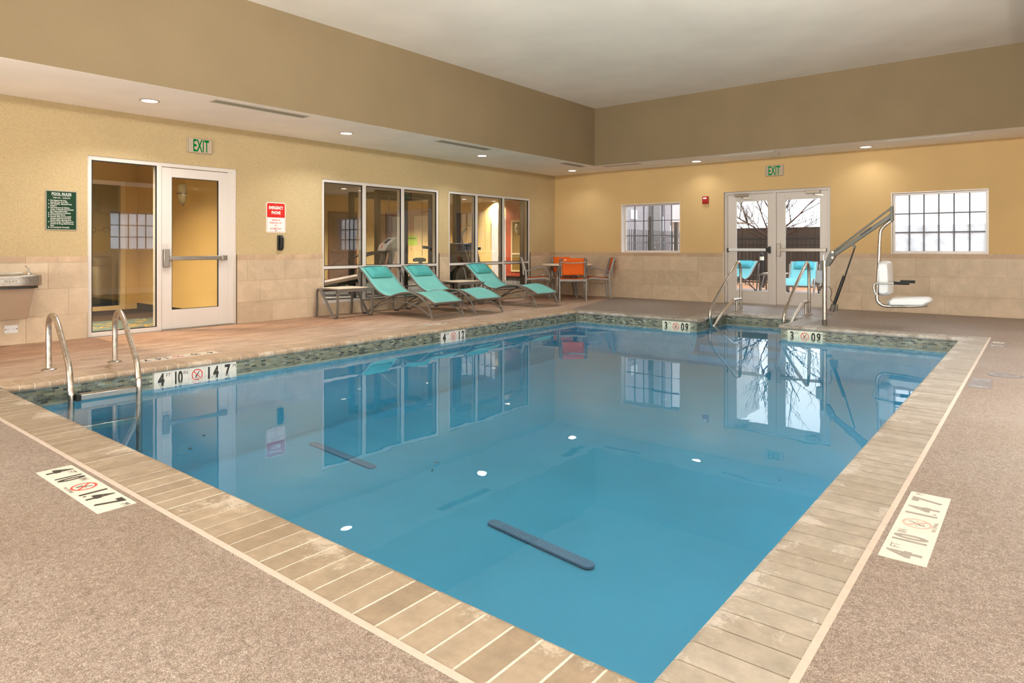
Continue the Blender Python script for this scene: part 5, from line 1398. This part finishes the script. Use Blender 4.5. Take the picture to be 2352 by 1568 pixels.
# ------------------------------------------------------------------ gym
GX, GY0, GY1 = -16.4, CYW + 0.15, 17.0
sbox('floor', GX, XI + 0.15, GY0, GY1, -0.1, 0.0, 'gym_floor', 'dark rubber gym floor')
sbox('ceiling', GX, XI, GY0, GY1, 2.66, 2.76, 'paint_ceiling', 'gym ceiling')
sbox('wall_gym_back', GX - 0.1, GX, GY0, GY1, 0, 2.66, 'paint_gym')
sbox('wall_gym_end', GX, XI, GY1, GY1 + 0.1, 0, 2.66, 'paint_gym')
sbox('wall_gym_left', XI, XI + 0.15, YB + 0.2, GY1, 0, 2.66, 'paint_gym')
sbox('baseboard_gym', GX, GX + 0.012, GY0, GY1, 0, 0.15, 'baseboard_dark')
sbox('baseboard_gym_end', GX + 0.012, XI, GY1 - 0.012, GY1, 0, 0.15, 'baseboard_dark')
def gym_door(y0, y1, z1, label, nm):
    e = empty(nm, (0, 0, 0), kind='structure'); e['label'] = label
    G = Pl('A', GX); f = MB(); ringframe(f, G, y0, y1, 0, z1, 0.06, -0.02, 0.0, False); f.build('door_frame', 'rust', e, smooth=False)
    f = MB(); G.box(f, y0 + 0.06, y1 - 0.06, 0.01, z1 - 0.06, -0.012, 0.0); l = f.build('door_leaf', 'brown_door', e, smooth=False)
    for (a, b_, c, d) in ((0.15, 0.85, 0.10, 0.42), (0.15, 0.85, 0.50, 0.92)):
        f = MB(); w = y1 - y0 - 0.12; f_ = (y0 + 0.06 + w * a, y0 + 0.06 + w * b_, z1 * c, z1 * d); ringframe(f, G, *f_, 0.018, -0.02, -0.012); f.build('panel_moulding', 'brown_door', l, smooth=False)
    f = MB(); p = G.pt(y0 + 0.14, 1.0, -0.03); f.lathe([(0, 0), (0.025, 0), (0.02, 0.04), (0, 0.05)], c=p, k=12, axis='x'); f.bar([p + Vector((0.04, 0, 0)), p + Vector((0.04, 0.11, 0))], 0.018, 0.015, (0, 0, 1)); f.build('lever_handle', 'steel_brushed', l)
    return e
a = PX(753, 560, GX).y; b_ = PX(819, 560, GX).y
gym_door(a, b_, 2.17, 'brown panelled door in the gym back wall', 'door_3')
a = PX(868, 560, GX).y; b_ = PX(888, 560, GX).y
gym_door(a, a + 0.95, 2.17, 'second brown door in the gym back wall', 'door_4')
# end wall accent: red stone strip, framed glass, white door
qa, qb = PY(1177, 560, GY1).x, PY(1204, 560, GY1).x
wacc = sbox('wall_gym_accent', qa - 0.25, qb + 1.2, GY1 - 0.05, GY1 - 0.001, 0.15, 2.66, 'red_wall', 'red accent wall at the end of the gym')
w8 = empty('window_8', (0, 0, 0), kind='structure'); w8['label'] = 'cream framed window in the red gym wall'
PE = Pl('B', GY1 - 0.05); f = MB(); ringframe(f, PE, qa, qb + 0.8, 0.3, 2.0, 0.06, -0.03, 0.0); PE.box(f, qa + 0.06, qb + 0.74, 0.86, 0.92, -0.03, 0.0); f.build('window_frame', 'frame_cream', w8, smooth=False)
f = MB(); PE.box(f, qa + 0.06, qb + 0.74, 0.36, 1.94, -0.010, -0.004); f.build('panel', 'paint_olive', w8, smooth=False)
sconce((PY(1190, 522, GY1 - 0.06).x, GY1 - 0.062, 1.72), 'small metal sconce at the end of the gym')
g = MB(); pw = PY(1160, 560, GY1).x; g.bx(pw - 0.55, pw + 0.08, GY1 - 0.05, GY1 - 0.001, 0, 2.15); d5 = g.build('door_5', 'alu_white', smooth=False, kind='structure'); d5['label'] = 'white door at the end of the gym'
for (u, v) in ((790, 433), (984, 448), (1066, 457), (1134, 462), (1190, 468)):
    c = FL(u, v, 2.66)
    if c.x > GX and c.y < GY1: downlight(c.x, c.y, 2.66, 'lit recessed light in the gym ceiling seen through the window at x %d' % 0 if False else {790: 'lit gym ceiling light behind the leftmost pane', 984: 'lit gym ceiling light behind the third pane', 1066: 'lit gym ceiling light behind the second window, left pane', 1134: 'faint gym ceiling light behind the second window, middle pane', 1190: 'gym ceiling light behind the second window, right pane'}[u], GYMP, r=0.07, group='gym ceiling lights')
for k, (x_, y_) in enumerate(((-10.6, 7.0), (-14.5, 9.0), (-10.8, 13.2), (-14.3, 15.0))): downlight(x_, y_, 2.66, 'added gym fill light, ' + ('over the treadmill', 'by the brown door', 'near the corner window', 'at the far gym end')[k], GYMP, r=0.07, group='gym ceiling lights')  # extra lamps added to brighten the gym behind the windows
# lime poster
q0, q1 = PX(932, 541, GX + 0.004), PX(958, 563, GX + 0.004)
e = tag(empty('lime_poster', (GX, (q0.y + q1.y) / 2, (q0.z + q1.z) / 2)), 'small lime green poster on the gym wall behind the loungers window', 'poster')
hw, hh = abs(q1.y - q0.y) / 2, abs(q1.z - q0.z) / 2
MB().bx(0, 0.006, -hw, hw, -hh, hh).build('sheet', 'lime', e, smooth=False)
g = MB()
for k in range(11): g.bx(0.0062, 0.0068, -hw * 0.85 + k * hw * 0.155, -hw * 0.85 + k * hw * 0.155 + hw * 0.09, hh * 0.3, hh * 0.58)
g.build('printed_marks', 'ink_black', e, smooth=False, kind='stuff')

# treadmill
def treadmill(loc, rz, label):
    e = tag(empty('treadmill', loc, rz), label, 'treadmill', 'gym machines')
    MB().bx(-0.95, 0.95, -0.36, 0.36, 0.05, 0.18).build('deck', 'gym_grey', e, bevel=0.03)
    MB().bx(-0.93, 0.55, -0.25, 0.25, 0.18, 0.187).build('belt', 'black_plastic', e, smooth=False)
    for s in (-1, 1):
        MB().bar(spline([(0.55, s * 0.36, 0.12), (0.60, s * 0.36, 0.5), (0.72, s * 0.34, 0.95), (0.72, s * 0.30, 1.12)], 4), 0.06, 0.10, (0, 1, 0)).build('upright', 'reed_dark', e, bevel=0.01)
        MB().tube(spline([(0.72, s * 0.32, 1.02), (0.4, s * 0.36, 0.98), (0.12, s * 0.36, 0.90)], 4), 0.02, 10).build('handrail', 'black_plastic', e)
    mb = MB(); mb.prism([(0.58, -0.36, 1.02), (0.86, -0.36, 1.02), (0.90, -0.36, 1.16), (0.82, -0.36, 1.30), (0.62, -0.36, 1.14)], (0, 0.72, 0)); c = mb.build('console', 'gym_grey', e, bevel=0.02)
    MB().prism([(0.655, -0.12, 1.175), (0.755, -0.12, 1.255), (0.752, -0.12, 1.260), (0.650, -0.12, 1.180)], (0, 0.24, 0)).build('screen', 'screen_dark', c, smooth=False)
    MB().prism([(0.60, -0.02, 1.08), (0.62, -0.02, 1.14), (0.615, -0.02, 1.145), (0.594, -0.02, 1.085)], (0, 0.06, 0)).build('stop_button', 'sign_red', c, smooth=False)
    return e
treadmill((-10.3, 7.85, 0), math.radians(62), 'grey treadmill with console behind the middle pane of the first gym window')
# adjustable bench
e = tag(empty('weight_bench', (-9.62, 6.95, 0), math.radians(80)), 'inclined padded weight bench behind the first gym window', 'bench', 'gym machines')
mb = MB(); mb.prism([(-0.45, -0.14, 0.40), (0.75, -0.14, 0.58), (0.745, -0.14, 0.64), (-0.455, -0.14, 0.46)], (0, 0.28, 0)); mb.build('pad', 'upholstery', e, bevel=0.015)
mb = MB(); mb.prism([(-0.43, -0.11, 0.34), (0.72, -0.11, 0.52), (0.74, -0.11, 0.575), (-0.44, -0.11, 0.395)], (0, 0.22, 0)); bf = mb.build('under_frame', 'black_metal', e)
for x in (-0.35, 0.45):
    for s in (-1, 1): MB().bar([(x, s * 0.10, 0.40 + (x + 0.35) * 0.15), (x + 0.12, s * 0.26, 0.0)], 0.05, 0.05, (1, 0, 0)).build('leg', 'black_metal', e)
g = MB(); put_text(g, 'TRUE', 0.085, frame_mat((0.05, -0.1405 + 0.025, 0.40), (1, 0, 0.15), (-0.15, 0, 1)), 0.15, -0.02, sx=1.2); g.build('lettering', 'ink_black', e, smooth=False)
# multi gym frame
pa = PX(867, 560, -11.2)
e = tag(empty('power_rack', (-11.2, pa.y, 0)), 'tall black steel exercise frame behind the first gym window', 'exercise machine', 'gym machines')
yy = PX(990, 560, -11.2).y - pa.y
for y_ in (0, yy):
    for x_ in (0, -0.9): MB().bx(x_ - 0.05, x_ + 0.05, y_ - 0.05, y_ + 0.05, 0, 2.22).build('upright', 'bronze_frame', e, smooth=False)
for x_ in (0, -0.9): MB().bx(x_ - 0.05, x_ + 0.05, -0.05, yy + 0.05, 2.22, 2.34).build('top_beam', 'bronze_frame', e, smooth=False)
for y_ in (0, yy): MB().bx(-0.85, -0.05, y_ - 0.04, y_ + 0.04, 2.22, 2.30).build('side_beam', 'bronze_frame', e, smooth=False)
for y_ in (0.3, yy - 0.3): MB().tube([(0.02, y_, 2.2), (0.02, y_, 0.9)], 0.006, 6).build('cable', 'steel_brushed', e)
pb_ = PX(1049, 560, -10.9)
e = tag(empty('cable_tower', (-10.9, pb_.y, 0)), 'black cable machine behind the second gym window', 'exercise machine', 'gym machines')
y2 = PX(1202, 560, -10.9).y - pb_.y
for y_ in (0, y2): MB().bx(-0.06, 0.06, y_ - 0.08, y_ + 0.08, 0, 2.45).build('upright', 'bronze_frame', e, smooth=False)
MB().bx(-0.05, 0.05, 0, y2, 2.45, 2.55).build('top_beam', 'bronze_frame', e, smooth=False)
MB().bx(-0.35, 0.05, 0.1, 0.4, 0.1, 1.2).build('weight_stack', 'black_metal', e, smooth=False)
MB().tube([(0.05, -0.4, 1.17), (0.05, 0.5, 1.17)], 0.03, 10).build('bar', 'black_metal', e)
# elliptical
pe = PX(1064, 600, -10.0)
e = tag(empty('elliptical_trainer', (-10.0, pe.y, 0), math.radians(70)), 'elliptical trainer with tall curved handle behind the second gym window', 'exercise machine', 'gym machines')
MB().bx(-0.25, 1.35, -0.07, 0.07, 0.03, 0.12).build('base', 'black_metal', e, bevel=0.01)
MB().lathe([(0, -0.09), (0.30, -0.09), (0.32, -0.05), (0.32, 0.05), (0.30, 0.09), (0, 0.09)], c=(0.15, 0, 0.42), k=28, axis='y').build('flywheel_housing', 'gym_grey', e)
MB().bar(spline([(0.15, 0, 0.5), (0.25, 0, 0.9), (0.20, 0, 1.2)], 4), 0.1, 0.12, (0, 1, 0)).build('column', 'reed_dark', e, bevel=0.01)
MB().bx(0.08, 0.30, -0.28, 0.28, 1.04, 1.10).build('console', 'black_plastic', e, bevel=0.01)
for s in (-1, 1):
    MB().tube(spline([(0.35, s * 0.24, 0.45), (0.22, s * 0.26, 0.95), (0.12, s * 0.26, 1.15), (0.10, s * 0.26, 1.38), (0.20, s * 0.26, 1.52)], 4), 0.022, 10).build('moving_handle', 'steel_brushed', e)
    MB().bx(0.5, 1.0, s * 0.2 - 0.07, s * 0.2 + 0.07, 0.26 + 0.05 * s, 0.30 + 0.05 * s).build('pedal', 'black_plastic', e, bevel=0.008)
    MB().bar([(0.1, s * 0.14, 0.40), (1.3, s * 0.2, 0.14)], 0.05, 0.03, (0, 1, 0)).build('pedal_arm', 'gym_grey', e)
# exercise bike
e = tag(empty('exercise_bike', (-9.95, PX(985, 600, -9.95).y, 0), math.radians(75)), 'black upright exercise bike behind the right pane of the first gym window', 'exercise machine', 'gym machines')
MB().bx(-0.5, 0.5, -0.05, 0.05, 0.03, 0.10).build('base', 'black_metal', e)
MB().lathe([(0, -0.08), (0.24, -0.08), (0.26, 0), (0.24, 0.08), (0, 0.08)], c=(0.2, 0, 0.38), k=24, axis='y').build('flywheel_housing', 'black_plastic', e)
MB().bar([(0.2, 0, 0.5), (0.28, 0, 1.02)], 0.09, 0.12, (0, 1, 0)).build('column', 'black_metal', e)
MB().tube(spline([(0.0, -0.26, 1.10), (0.26, -0.24, 1.07), (0.28, 0, 1.05), (0.26, 0.24, 1.07), (0.0, 0.26, 1.10)], 4), 0.03, 10).build('handlebar', 'black_plastic', e)
MB().bar([(-0.12, 0, 0.3), (-0.2, 0, 0.8)], 0.05, 0.06, (0, 1, 0)).build('seat_post', 'gym_grey', e)
MB().lathe([(0, 0.80), (0.13, 0.80), (0.14, 0.85), (0.09, 0.88), (0, 0.88)], c=(-0.22, 0, 0), k=16).build('saddle', 'black_plastic', e)

# ------------------------------------------------------------------ outdoors
sbox('ground', -40, 30, 12.7 + 0.2, 17.95, -0.14, -0.02, 'concrete_patio', 'pale concrete patio outside the double doors')
sbox('ground', -40, 30, 17.95, 27, -0.16, -0.05, 'gravel_orange', 'orange gravel strip between patio and fence')
sbox('ground', -60, 60, 27, 75, -0.3, -0.1, 'far_ground', 'pale ground beyond the fence')
sbox('ground', XR + 0.2, 30, -20, 12.9, -0.3, -0.08, 'far_ground', 'pale ground right of the building')
FYY = 20.2
def fence(p0, p1, label, mat, top=1.50, zr=(1.40, 1.22, 0.10), sp=0.117, post=2.4):
    p0 = Vector(p0); p1 = Vector(p1); d = (p1 - p0); L = d.length; d.normalize(); ang = math.atan2(d.y, d.x)
    e = tag(empty('picket_fence', p0, ang), label, 'fence')
    me = MB().bx(-0.009, 0.009, -0.009, 0.009, 0, top + 0.02).mesh('picket', False); me.materials.append(MATS[mat])
    n = int(L / sp)
    for i in range(n):
        o = bpy.data.objects.new('picket', me); COL.objects.link(o); o.parent = e; o.location = (sp * (i + 0.5), 0, 0.0)
    for z in zr: MB().bx(0, L, -0.016, 0.016, z - 0.02, z + 0.02).build('rail', mat, e, smooth=False)
    k = 0
    while k * post <= L + 0.01:
        MB().bx(k * post - 0.035, k * post + 0.035, -0.035, 0.035, -0.05, top + 0.25).build('post', mat, e, smooth=False); k += 1
    return e
fence((-8.3, FYY, -0.05), (3.3, FYY, -0.05), 'black metal picket fence behind the patio loungers', 'fence_black')
fence((-8.35, 13.3, -0.05), (-8.35, FYY, -0.05), 'grey metal side fence seen through the left back window', 'fence_grey', top=1.60, zr=(1.46, 1.28, 0.1), post=6.9)
e = tag(empty('gate', (-8.28, 16.2, -0.05)), 'tall grey gate post pair with a round latch beside the side fence', 'gate')
for k, yy in enumerate((0.0, 1.6)):
    MB().bx(-0.0, 0.09, yy - 0.045, yy + 0.045, 0, 1.98 - 0.10 * k).build('post', 'reed_dark', e, smooth=False)
MB().lathe([(0, 0.0), (0.05, 0.0), (0.05, 0.03), (0, 0.035)], c=(0.09, 0.12, 1.12), k=14, axis='x').build('latch', 'steel_brushed', e)
# dark taupe screen wall beyond the fence
ps = tag(empty('screen_wall', (-3.2, 23.2, -0.1)), 'dark taupe panel screen wall beyond the black fence', 'wall')
n = 14
for i in range(n):
    MB().bx(-5.6 + i * 0.6 + 0.004, -5.6 + (i + 1) * 0.6 - 0.004, -0.05, 0.05, 0, 1.84).build('panel', 'panel_taupe', ps, smooth=False)
MB().bx(-5.62, -5.6 + n * 0.6 + 0.02, -0.06, 0.06, 1.84, 1.88).build('cap', 'panel_taupe', ps, smooth=False)
ps = tag(empty('grey_panel_gate', (3.8, 24.0, -0.1)), 'light grey panelled gate right of the dark screen wall', 'gate')
for i in range(8): MB().bx(-1.55 + i * 0.5, -1.06 + i * 0.5, -0.04, 0.04, 0, 1.95).build('panel', 'panel_grey', ps, smooth=False)
# grey wing of the building
bl = tag(empty('grey_building', (-8.93, 13.0, -0.1)), 'pale grey building wing with pilasters seen through the left back window', 'building')
MB().bx(0, 0.10, 0.02, 5.6, 0, 6).build('wall', 'building_grey', bl, smooth=False)
MB().bx(-8, 0.0, 4.15, 5.6, 0, 6).build('end_wall', 'building_grey', bl, smooth=False)
MB().bx(0.10, 0.22, 4.25, 4.72, 0, 6).build('pilaster', 'building_grey_dark', bl, smooth=False)
for yy in (2.0, 5.15): MB().bx(0.10, 0.18, yy, yy + 0.35, 0, 6).build('pilaster', 'building_grey', bl, smooth=False)
MB().bx(0.10, 0.125, 3.15, 3.52, 1.98, 2.24).build('window', 'building_white', bl, smooth=False)
MB().bx(0.10, 0.16, 4.98, 5.08, 1.66, 2.12).build('wall_lamp', 'building_white', bl, smooth=False)
MB().bx(-8, -0.3, 11.0, 15, 2.2, 5.5).build('canopy', 'building_white', bl, smooth=False)
for xx in (-2.6, -0.8): MB().bx(xx, xx + 0.3, 11.5, 11.8, 0, 2.2).build('column', 'building_white', bl, smooth=False)
# hillside + distant building to the right (seen in reflections and through the fogged window)
mb = MB(); nx, ny = 24, 10; vs = []
for i in range(nx + 1):
    for j in range(ny + 1):
        x = -8 + 60 * i / nx; y = 38 + 36 * j / ny
        vs.append((x, y, -0.3 + max(0, (x + 2) / 50) * 9 * (j / ny) ** 0.8 * (1 + 0.15 * math.sin(x * 0.4 + j))))
hl = mb.add(vs, [(i * (ny + 1) + j, i * (ny + 1) + j + 1, (i + 1) * (ny + 1) + j + 1, (i + 1) * (ny + 1) + j) for i in range(nx) for j in range(ny)]).build('hillside', 'hill_grass'); hl['kind'] = 'structure'; hl['label'] = 'dry grassy hillside beyond the fence'
# bollard light
pbz = tag(empty('bollard_light', (-6.30, 19.2, -0.05)), 'black bollard light with pale lens behind the left patio lounger', 'bollard')
MB().lathe([(0, 0), (0.068, 0), (0.068, 0.78), (0, 0.78)], k=20).build('post', 'fence_black', pbz)
MB().lathe([(0, 0.78), (0.06, 0.78), (0.06, 0.89), (0, 0.89)], k=20).build('lens', 'tile_green_white', pbz)
MB().lathe([(0, 0.89), (0.07, 0.89), (0.072, 0.93), (0.05, 0.985), (0, 1.0)], k=20).build('cap', 'fence_black', pbz)
pq = PY(1750, 600, 19.2); pbz.location = (pq.x, 19.2, -0.05)
# patio loungers
lo2 = make_lounger('fabric_aqua', 'fabric_aqua_cushion', 'patio_lounger')
pl_ = PY(1724, 660, 17.4); pr_ = PY(1850, 660, 17.4)
lo2.location = (pl_.x - 0.12, 17.45, -0.02); lo2.rotation_euler = (0, 0, math.radians(-96))
tag(lo2, 'aqua patio lounger seen through the left door glass', 'sun lounger', 'aqua loungers on the patio')
lo3 = copy_tree(lo2); lo3.location = (pr_.x, 17.3, -0.02); lo3.rotation_euler = (0, 0, math.radians(-80))
tag(lo3, 'aqua patio lounger seen through the right door glass', 'sun lounger', 'aqua loungers on the patio')
st3 = copy_tree(st); q = PY(1765, 655, 16.9); st3.location = (q.x + 0.02, 17.45, -0.02); st3.rotation_euler = (0, 0, math.radians(-90))
tag(st3, 'grey side table on the patio between the aqua loungers', 'side table')
# bare tree
tr = tag(empty('bare_tree', (0, 0, 0)), 'leafless tree with reddish bark beyond the patio fence', 'tree')
tb = PY(1775, 640, 21.6); tr.location = (tb.x, 21.6, -0.1)
rng = random.Random(21)
trunk = MB(); limbs = MB(); twigs = MB()
def branch(p, d, L, r, lvl):
    n = 5; pts = [p.copy()]; dd = d.normalized()
    for i in range(n):
        dd = (dd + Vector((rng.uniform(-1, 1), rng.uniform(-1, 1), rng.uniform(-0.5, 0.9))) * 0.16).normalized()
        pts.append(pts[-1] + dd * (L / n))
    tgt = limbs if lvl <= 1 else twigs
    k = 6 if lvl <= 1 else 3
    for i in range(n):
        ra, rb = r * (1 - 0.13 * i), r * (1 - 0.13 * (i + 1)); tgt.cyl(pts[i], pts[i + 1], ra, k, rb)
    if lvl >= 4: return
    m_ = (6, 5, 4, 3)[lvl]
    for i in range(m_):
        t = rng.uniform(0.3, 1.0); q = pts[min(n, int(t * n))]
        ax = Vector((rng.uniform(-1, 1), rng.uniform(-1, 1), rng.uniform(-0.2, 1))).normalized()
        nd = (dd * 0.75 + ax * 0.85).normalized(); branch(q, nd, L * rng.uniform(0.45, 0.7), r * 0.5, lvl + 1)
trunk.cyl((0, 0, 0), (-0.02, 0, 1.55), 0.11, 10, 0.085)
for (dx, dy, dz, L) in ((-0.10, 0, 1.0, 2.4), (0.22, 0.2, 0.95, 2.2), (-0.75, -0.1, 0.62, 1.7), (0.8, 0.05, 0.55, 1.8), (-0.5, 0.4, 0.75, 1.7), (0.45, -0.4, 0.7, 1.6), (-0.9, 0.2, 0.25, 1.3), (0.95, -0.1, 0.28, 1.3)):
    branch(Vector((-0.02, 0, rng.uniform(1.35, 1.6))), Vector((dx, dy, dz)), L, 0.034, 1)
trunk.build('trunk', 'bark', tr); limbs.build('limbs', 'bark', tr, kind='stuff'); twigs.build('twigs', 'bark', tr, kind='stuff')
# evergreens on the hill (seen only in the window reflections)
for i, (x, y, h_) in enumerate(((12, 44, 7), (15, 46, 6), (19, 47, 6.5))):
    e = tag(empty('evergreen_tree', (x, y, 0.8)), ('evergreen tree on the hillside, leftmost', 'evergreen tree on the hillside, middle', 'evergreen tree on the hillside, rightmost')[i], 'tree', 'evergreens on the hillside')
    MB().cyl((0, 0, 0), (0, 0, h_ * 0.9), 0.2, 8, 0.05).build('trunk', 'bark', e)
    g = MB()
    for k in range(90):
        t = rng.uniform(0.12, 1); a = rng.uniform(0, 6.28); r = (1 - t) * h_ * 0.32 + 0.1
        g.add([(0, 0, h_ * t + 0.2), (r * math.cos(a - 0.2), r * math.sin(a - 0.2), h_ * t - 0.4), (r * 1.15 * math.cos(a), r * 1.15 * math.sin(a), h_ * t - 0.1), (r * math.cos(a + 0.2), r * math.sin(a + 0.2), h_ * t - 0.45)], [(0, 1, 2), (0, 2, 3)])
    g.build('foliage', 'evergreen', e, kind='stuff')
# daylight sampling portals in the exterior openings
def portal(pl, a0, a1, z0, z1, d=0.3):
    l = bpy.data.lights.new('sky_portal', 'AREA'); l.shape = 'RECTANGLE'; l.size = a1 - a0; l.size_y = z1 - z0; l.cycles.is_portal = True
    o = bpy.data.objects.new('sky_portal', l); COL.objects.link(o); o.location = pl.pt((a0 + a1) / 2, (z0 + z1) / 2, d)
    o.rotation_euler = {'B': (math.pi / 2 * -1, 0, 0), 'R': (0, math.pi / 2, 0)}[pl.k]
portal(PB, *WB1); portal(PB, *WB2); portal(PB, a0 if False else -4.877, -2.93, 0, 2.18); portal(PR, *WR); portal(PR, 2.6, 4.05, 1.02, 2.08)
